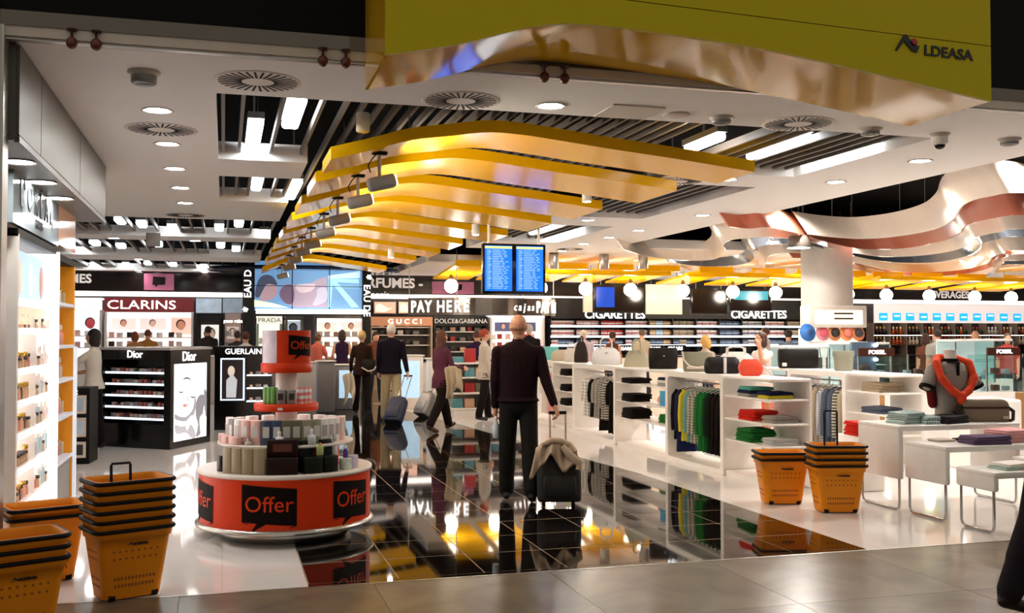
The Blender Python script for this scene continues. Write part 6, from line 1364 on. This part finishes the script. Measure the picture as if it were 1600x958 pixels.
far(325, 513, 27.5, 10, 'dark figure in front of the white portrait poster', fab('charcoal2', '3c3634'), 'short', '2a1a14'); far(371, 521, 26, 10, 'person in dark top near the black lettered cabinet', fab('charcoal2'), 'short', '2a1a14'); far(384, 522, 21, 0, 'red-haired person in white coat left of the kiosk crown', fab('white'), 'short', '5a2416', sleeve='long')
far(587, 521, 24, 200, 'person in a dark cap behind the white-haired man', fab('brown_top'), 'cap', '181210')
# passer-by at the picture edge
p = PZ(1660, 968); person((p.x, p.y, 0), R(-95), 1.78, 'passer-by in dark coat and trousers cut off by the picture edge', fab('coat_dark', '2a2022'), fab('trouser_dark', '231c22'), shoeb, 0, 'short', '2a1c14', legs=((-13, 8), (20, 6)), arms=((28, 4, 30, 0), (24, 4, 30, 0)), hem=.72, voxel=.012, face=True, bulk=1.1, group='passers-by')

# ------------------------------------------------------------------ luggage and held coats
def draped(name, loc, rz, mat, label, W, H, seed=0, cat='coat', lobes=3, bulge=.06):
    rnd = random.Random(seed); ph = rnd.uniform(0, 6); nu, nv = 26, 18; vs = []; 
    for side in (0, 1):
        for j in range(nv + 1):
            for i in range(nu + 1):
                u = i / nu * 2 - 1; v = j / nv
                z = -H * v * (1 - .25 * math.cos(u * 3.1 + ph)) - .06 * u * u; x = W / 2 * u * (1 - .18 * v) + .03 * math.sin(4 * v + ph)
                y = bulge * math.sin(lobes * math.pi * u + ph + 1.2 * v) * (.35 + .65 * v) - .02 * v + (.022 if side else 0) * (1 - .3 * v)
                vs.append((x, y, z))
    n1 = (nu + 1) * (nv + 1); fs = []
    for j in range(nv):
        for i in range(nu):
            a = j * (nu + 1) + i; fs.append((a, a + nu + 1, a + nu + 2, a + 1)); fs.append((a + n1, a + 1 + n1, a + nu + 2 + n1, a + nu + 1 + n1))
    edge = [i for i in range(nu + 1)] + [(j + 1) * (nu + 1) - 1 for j in range(1, nv + 1)] + [nv * (nu + 1) + i for i in range(nu - 1, -1, -1)] + [j * (nu + 1) for j in range(nv - 1, 0, -1)]
    for a, b in zip(edge, edge[1:] + edge[:1]): fs.append((a, b, b + n1, a + n1))
    mb = MB(); mb.add(vs, fs, 0, True); return tag(mb.build(name, mat, None, loc, rz), label, cat)
def suitcase(loc, rz, tilt, W, D, H, mat, label, hand=None, soft=True, hlen=.4, grip_m=None):
    T = Matrix.Rotation(R(tilt), 4, 'X')
    if hand is not None:                                 # the pull-out grip reaches the hand that holds it
        hlen = (hand.z + .012 - D * .3 * math.sin(R(tilt))) / math.cos(R(tilt)) - H
        g_ = Matrix.Rotation(rz, 4, 'Z') @ (T @ Vector((0, D * .3, H + hlen))); loc = (hand.x - g_.x, hand.y - g_.y, 0)
    t = thing('suitcase', label, 'suitcase', loc, rz)
    rs = [[T @ Vector(q) for q in superring(W * a, D * b, .05 + H * z, 28, .42)] for z, a, b in ((0, .9, .85), (.03, .98, .97), (.1, 1, 1), (.55, 1.01, 1.03), (.85, .99, .98), (.96, .93, .9), (1, .8, .7))]
    MB().rings(rs).build('body', mat, t)
    rs = [[T @ (Vector((q[0], q[1] - D * .5, 0)) + Vector((0, 0, .05 + H * z))) for q in superring(W * .74 * a, D * .22 * b, 0, 20, .4)] for z, a, b in ((.1, .9, .5), (.14, 1, 1), (.5, 1, 1), (.56, .9, .5))]
    MB().rings(rs).build('front_pocket', mat, t)
    for s in (-1, 1):
        MB().tube([T @ Vector((s * W * .34, D * .42, .03)) + Vector((-.015, 0, 0)), T @ Vector((s * W * .34, D * .42, .03)) + Vector((.015, 0, 0))], .032, 12).build('wheel', BLACKM, t)
        MB().tube([T @ Vector((s * .075, D * .3, H * .9)), T @ Vector((s * .075, D * .3, H + hlen))], .009, 8).build('pull_rod', grip_m or CHROME, t)
    MB().tube([T @ Vector((-.085, D * .3, H + hlen)), T @ Vector((.085, D * .3, H + hlen))], .016, 8).build('grip', BLACKM, t)
    MB().tube([T @ Vector((-.08, -D * .1, H + .045)), T @ Vector((-.05, -D * .1, H + .075)), T @ Vector((.05, -D * .1, H + .075)), T @ Vector((.08, -D * .1, H + .045))], .012, 8).build('carry_handle', BLACKM, t)
    zmin = 0
    return t
c = PZ(872, 790)
tr = suitcase((c.x, c.y + .05, .0), R(-14), -8, .41, .25, .43, M('nylon_black', '1a1310', .7, bump=.1, scale=60), 'black wheeled cabin bag with a beige jacket draped over it', hlen=.36, hand=mh[1], grip_m=M('rose_metal', 'c8a090', .3, .9)); c = tr.location.copy()
bf = fab('beige_coat', 'b09a84'); 
def jacket_sheet(t_):
    nu, nv = 44, 30; vs = []
    for j in range(nv + 1):
        v = j / nv
        for i in range(nu + 1):
            u = i / nu * 2 - 1
            drop = .13 + .09 * math.exp(-((u + .85) / .3) ** 2) + .07 * math.exp(-((u - .35) / .25) ** 2) - .07 * math.exp(-((u + .15) / .16) ** 2)
            s_ = v * (.16 + drop)                       # path length from the back, over the top, down the front
            if s_ < .09: y, z = .10 - s_ * .5, -.02 + s_ * 1.2
            elif s_ < .17: q = (s_ - .09) / .08; y, z = .055 - .13 * q, .088 + .035 * math.sin(math.pi * q)
            else: q = s_ - .17; y, z = -.075 - q * .45, .088 - q * 1.12
            x = u * (.15 + .09 * v) - .03 * v
            f = .35 + .65 * v; rip = .026 * math.sin(7.5 * u + 2.2 * v + .6) + .014 * math.sin(15 * u - 3 * v)
            vs.append((x, y - rip * f - t_ * .7, z - .05 * u * u + .012 * math.sin(9 * u + 1) + t_))
    return nu, nv, vs
nu, nv, v1 = jacket_sheet(.012); _, _, v2 = jacket_sheet(-.012); jk = MB(); n1 = len(v1); fs = []
for j in range(nv):
    for i in range(nu):
        a_ = j * (nu + 1) + i; fs.append((a_, a_ + 1, a_ + nu + 2, a_ + nu + 1)); fs.append((a_ + n1, a_ + nu + 1 + n1, a_ + nu + 2 + n1, a_ + 1 + n1))
edge = list(range(nu + 1)) + [(j + 1) * (nu + 1) - 1 for j in range(1, nv + 1)] + [nv * (nu + 1) + i for i in range(nu - 1, -1, -1)] + [j * (nu + 1) for j in range(nv - 1, 0, -1)]
for a_, b_ in zip(edge, edge[1:] + edge[:1]): fs.append((b_, a_, a_ + n1, b_ + n1))
jk.add(v1 + v2, fs, 0, True)
jo = jk.build('jacket', bf, None, (c.x - .03, c.y - .0, .49), R(-12)); tag(jo, 'crumpled beige jacket draped over the black cabin bag', 'jacket')
MB().tube([(-.14, -.06, .1), (-.05, -.075, .14), (.04, -.06, .13), (.12, -.07, .1), (.17, -.12, .04)], [.02, .032, .035, .03, .018], 10).build('collar', bf, jo); MB().tube([(.05, -.1, .09), (.12, -.15, .0), (.2, -.16, -.06), (.19, -.17, -.12)], [.03, .042, .036, .03], 10).build('sleeve', bf, jo)
c2 = PZ(622, 668); suitcase((c2.x - .1, c2.y + .1, .0), R(-35), -36, .34, .22, .5, M('nylon_navy', '232a44', .6, bump=.1, scale=60), 'navy suitcase tilted behind the white-haired man', hand=oh[1])
c3 = PZ(650, 655); suitcase((c3.x + .15, c3.y + .4, 0), R(-62), -30, .36, .22, .48, M('silver_shell', '9c9a9c', .35, .3), 'silver suitcase between the navy one and the woman in purple', hlen=.3)
q = PY(545, 583, bw_.location.y - .1); draped('coat', (q.x, q.y, q.z), R(10), fab('cream_coat', 'd8ccb8'), 'cream coat hanging from the blonde woman\'s hand', .24, .5, 2, lobes=2)
q = PY(708, 572, 16.3); draped('coat', (q.x, q.y, q.z), R(-50), fab('sand_coat', 'b8a890'), 'sand coloured coat over the arm of the woman in purple', .34, .42, 6)
t = thing('handbag', 'dark handbag with cream strap at the blonde woman\'s back', 'bag', (bw_.location.x + .12, bw_.location.y - .2, .88), R(-8)); MB().rings([superring(.28 * a, .1 * b, .24 * z) for z, a, b in boxy]).build('body', leath('black'), t); MB().tube([(-.15, -.06, .08), (-.02, -.07, .0), (.1, -.07, .03), (.14, -.06, .1)], .014, 7).build('strap', leath('cream'), t)
t = thing('water_bottle', 'clear plastic bottle in the bald man\'s lowered hand', 'bottle', (mh[0].x, mh[0].y - .03, mh[0].z - .22)); MB().lathe([(.03, 0), (.034, .01), (.034, .13), (.014, .17), (.014, .2)], n=14).build('body', M('clear_plastic', 'b8c4c8', .15), t); MB().lathe([(.016, .19), (.016, .215)], n=10).build('cap', wpk, t)

# ------------------------------------------------------------------ shop torso
q = PY(1485, 655, 8.46); mb = MB(); b0 = q + Vector((0, 0, 0))
def tr_(z, rx, ry, y=0, n=20): return [(rx * math.cos(2*math.pi*i/n), y + ry * math.sin(2*math.pi*i/n), z) for i in range(n)]
mb.rings([tr_(*r) for r in ((0, .165, .115), (.1, .16, .112), (.25, .168, .115), (.38, .19, .12), (.48, .2, .11), (.545, .17, .085), (.58, .08, .065))], 0)
for s in (-1, 1): mb.ell((s * .2, 0, .5), .065, .062, .06, 12, 8, 0); capsule(mb, (s * .2, 0, .5), (s * .27, -.02, .36), .06, .068, 0)
mn = finish('shop_torso', remesh(mb, .011), [fab('heather', '948c86')]); mn.location = (q.x, 8.46, .781); mn.rotation_euler = (0, 0, R(0)); tag(mn, 'grey polo shirt torso with a coral jumper round its shoulders on the tallest table', 'mannequin')
MB().lathe([(.07, .57), (.062, .62), (.06, .68), (.064, .69), (.001, .692)], n=24, cap=False).build('neck_cap', M('cap_white', 'e8e2dc', .3), mn)
MB().lathe([(.085, .555), (.075, .6), (.072, .605), (.09, .57), (.1, .56)], n=20, cap=False).build('collar', cb, mn); MB().rbox(-.012, .012, -.13, -.1, .44, .57, r=.005, seg=1).build('placket', cb, mn)
cor = fab('coral_knit', 'd8482c'); k2 = MB()
for s in (-1, 1):
    for a, b in (((s * .1, .05, .6), (s * .19, -.04, .56)), ((s * .19, -.04, .56), (s * .19, -.11, .42)), ((s * .19, -.11, .42), (s * .1, -.15, .3)), ((s * .1, -.15, .3), (0, -.155, .235))): capsule(k2, a, b, .042, .036, 0, 10)
capsule(k2, (0, -.16, .24), (0, -.165, .2), .05, .045, 0); capsule(k2, (-.1, .05, .6), (.1, .05, .6), .05, .05, 0)
finish('jumper', remesh(k2, .01), [cor], mn)
for s in (-1, 1): MB().tube([(s * .279, -.023, .337), (s * .292, -.027, .312)], .076, 18).build('cuff', cb, mn)
k4 = MB(); capsule(k4, (-.2, .03, .34), (-.19, .02, .16), .05, .045, 0); finish('sleeve', remesh(k4, .011, 1), [fab('maroon', '5a1414')], mn)
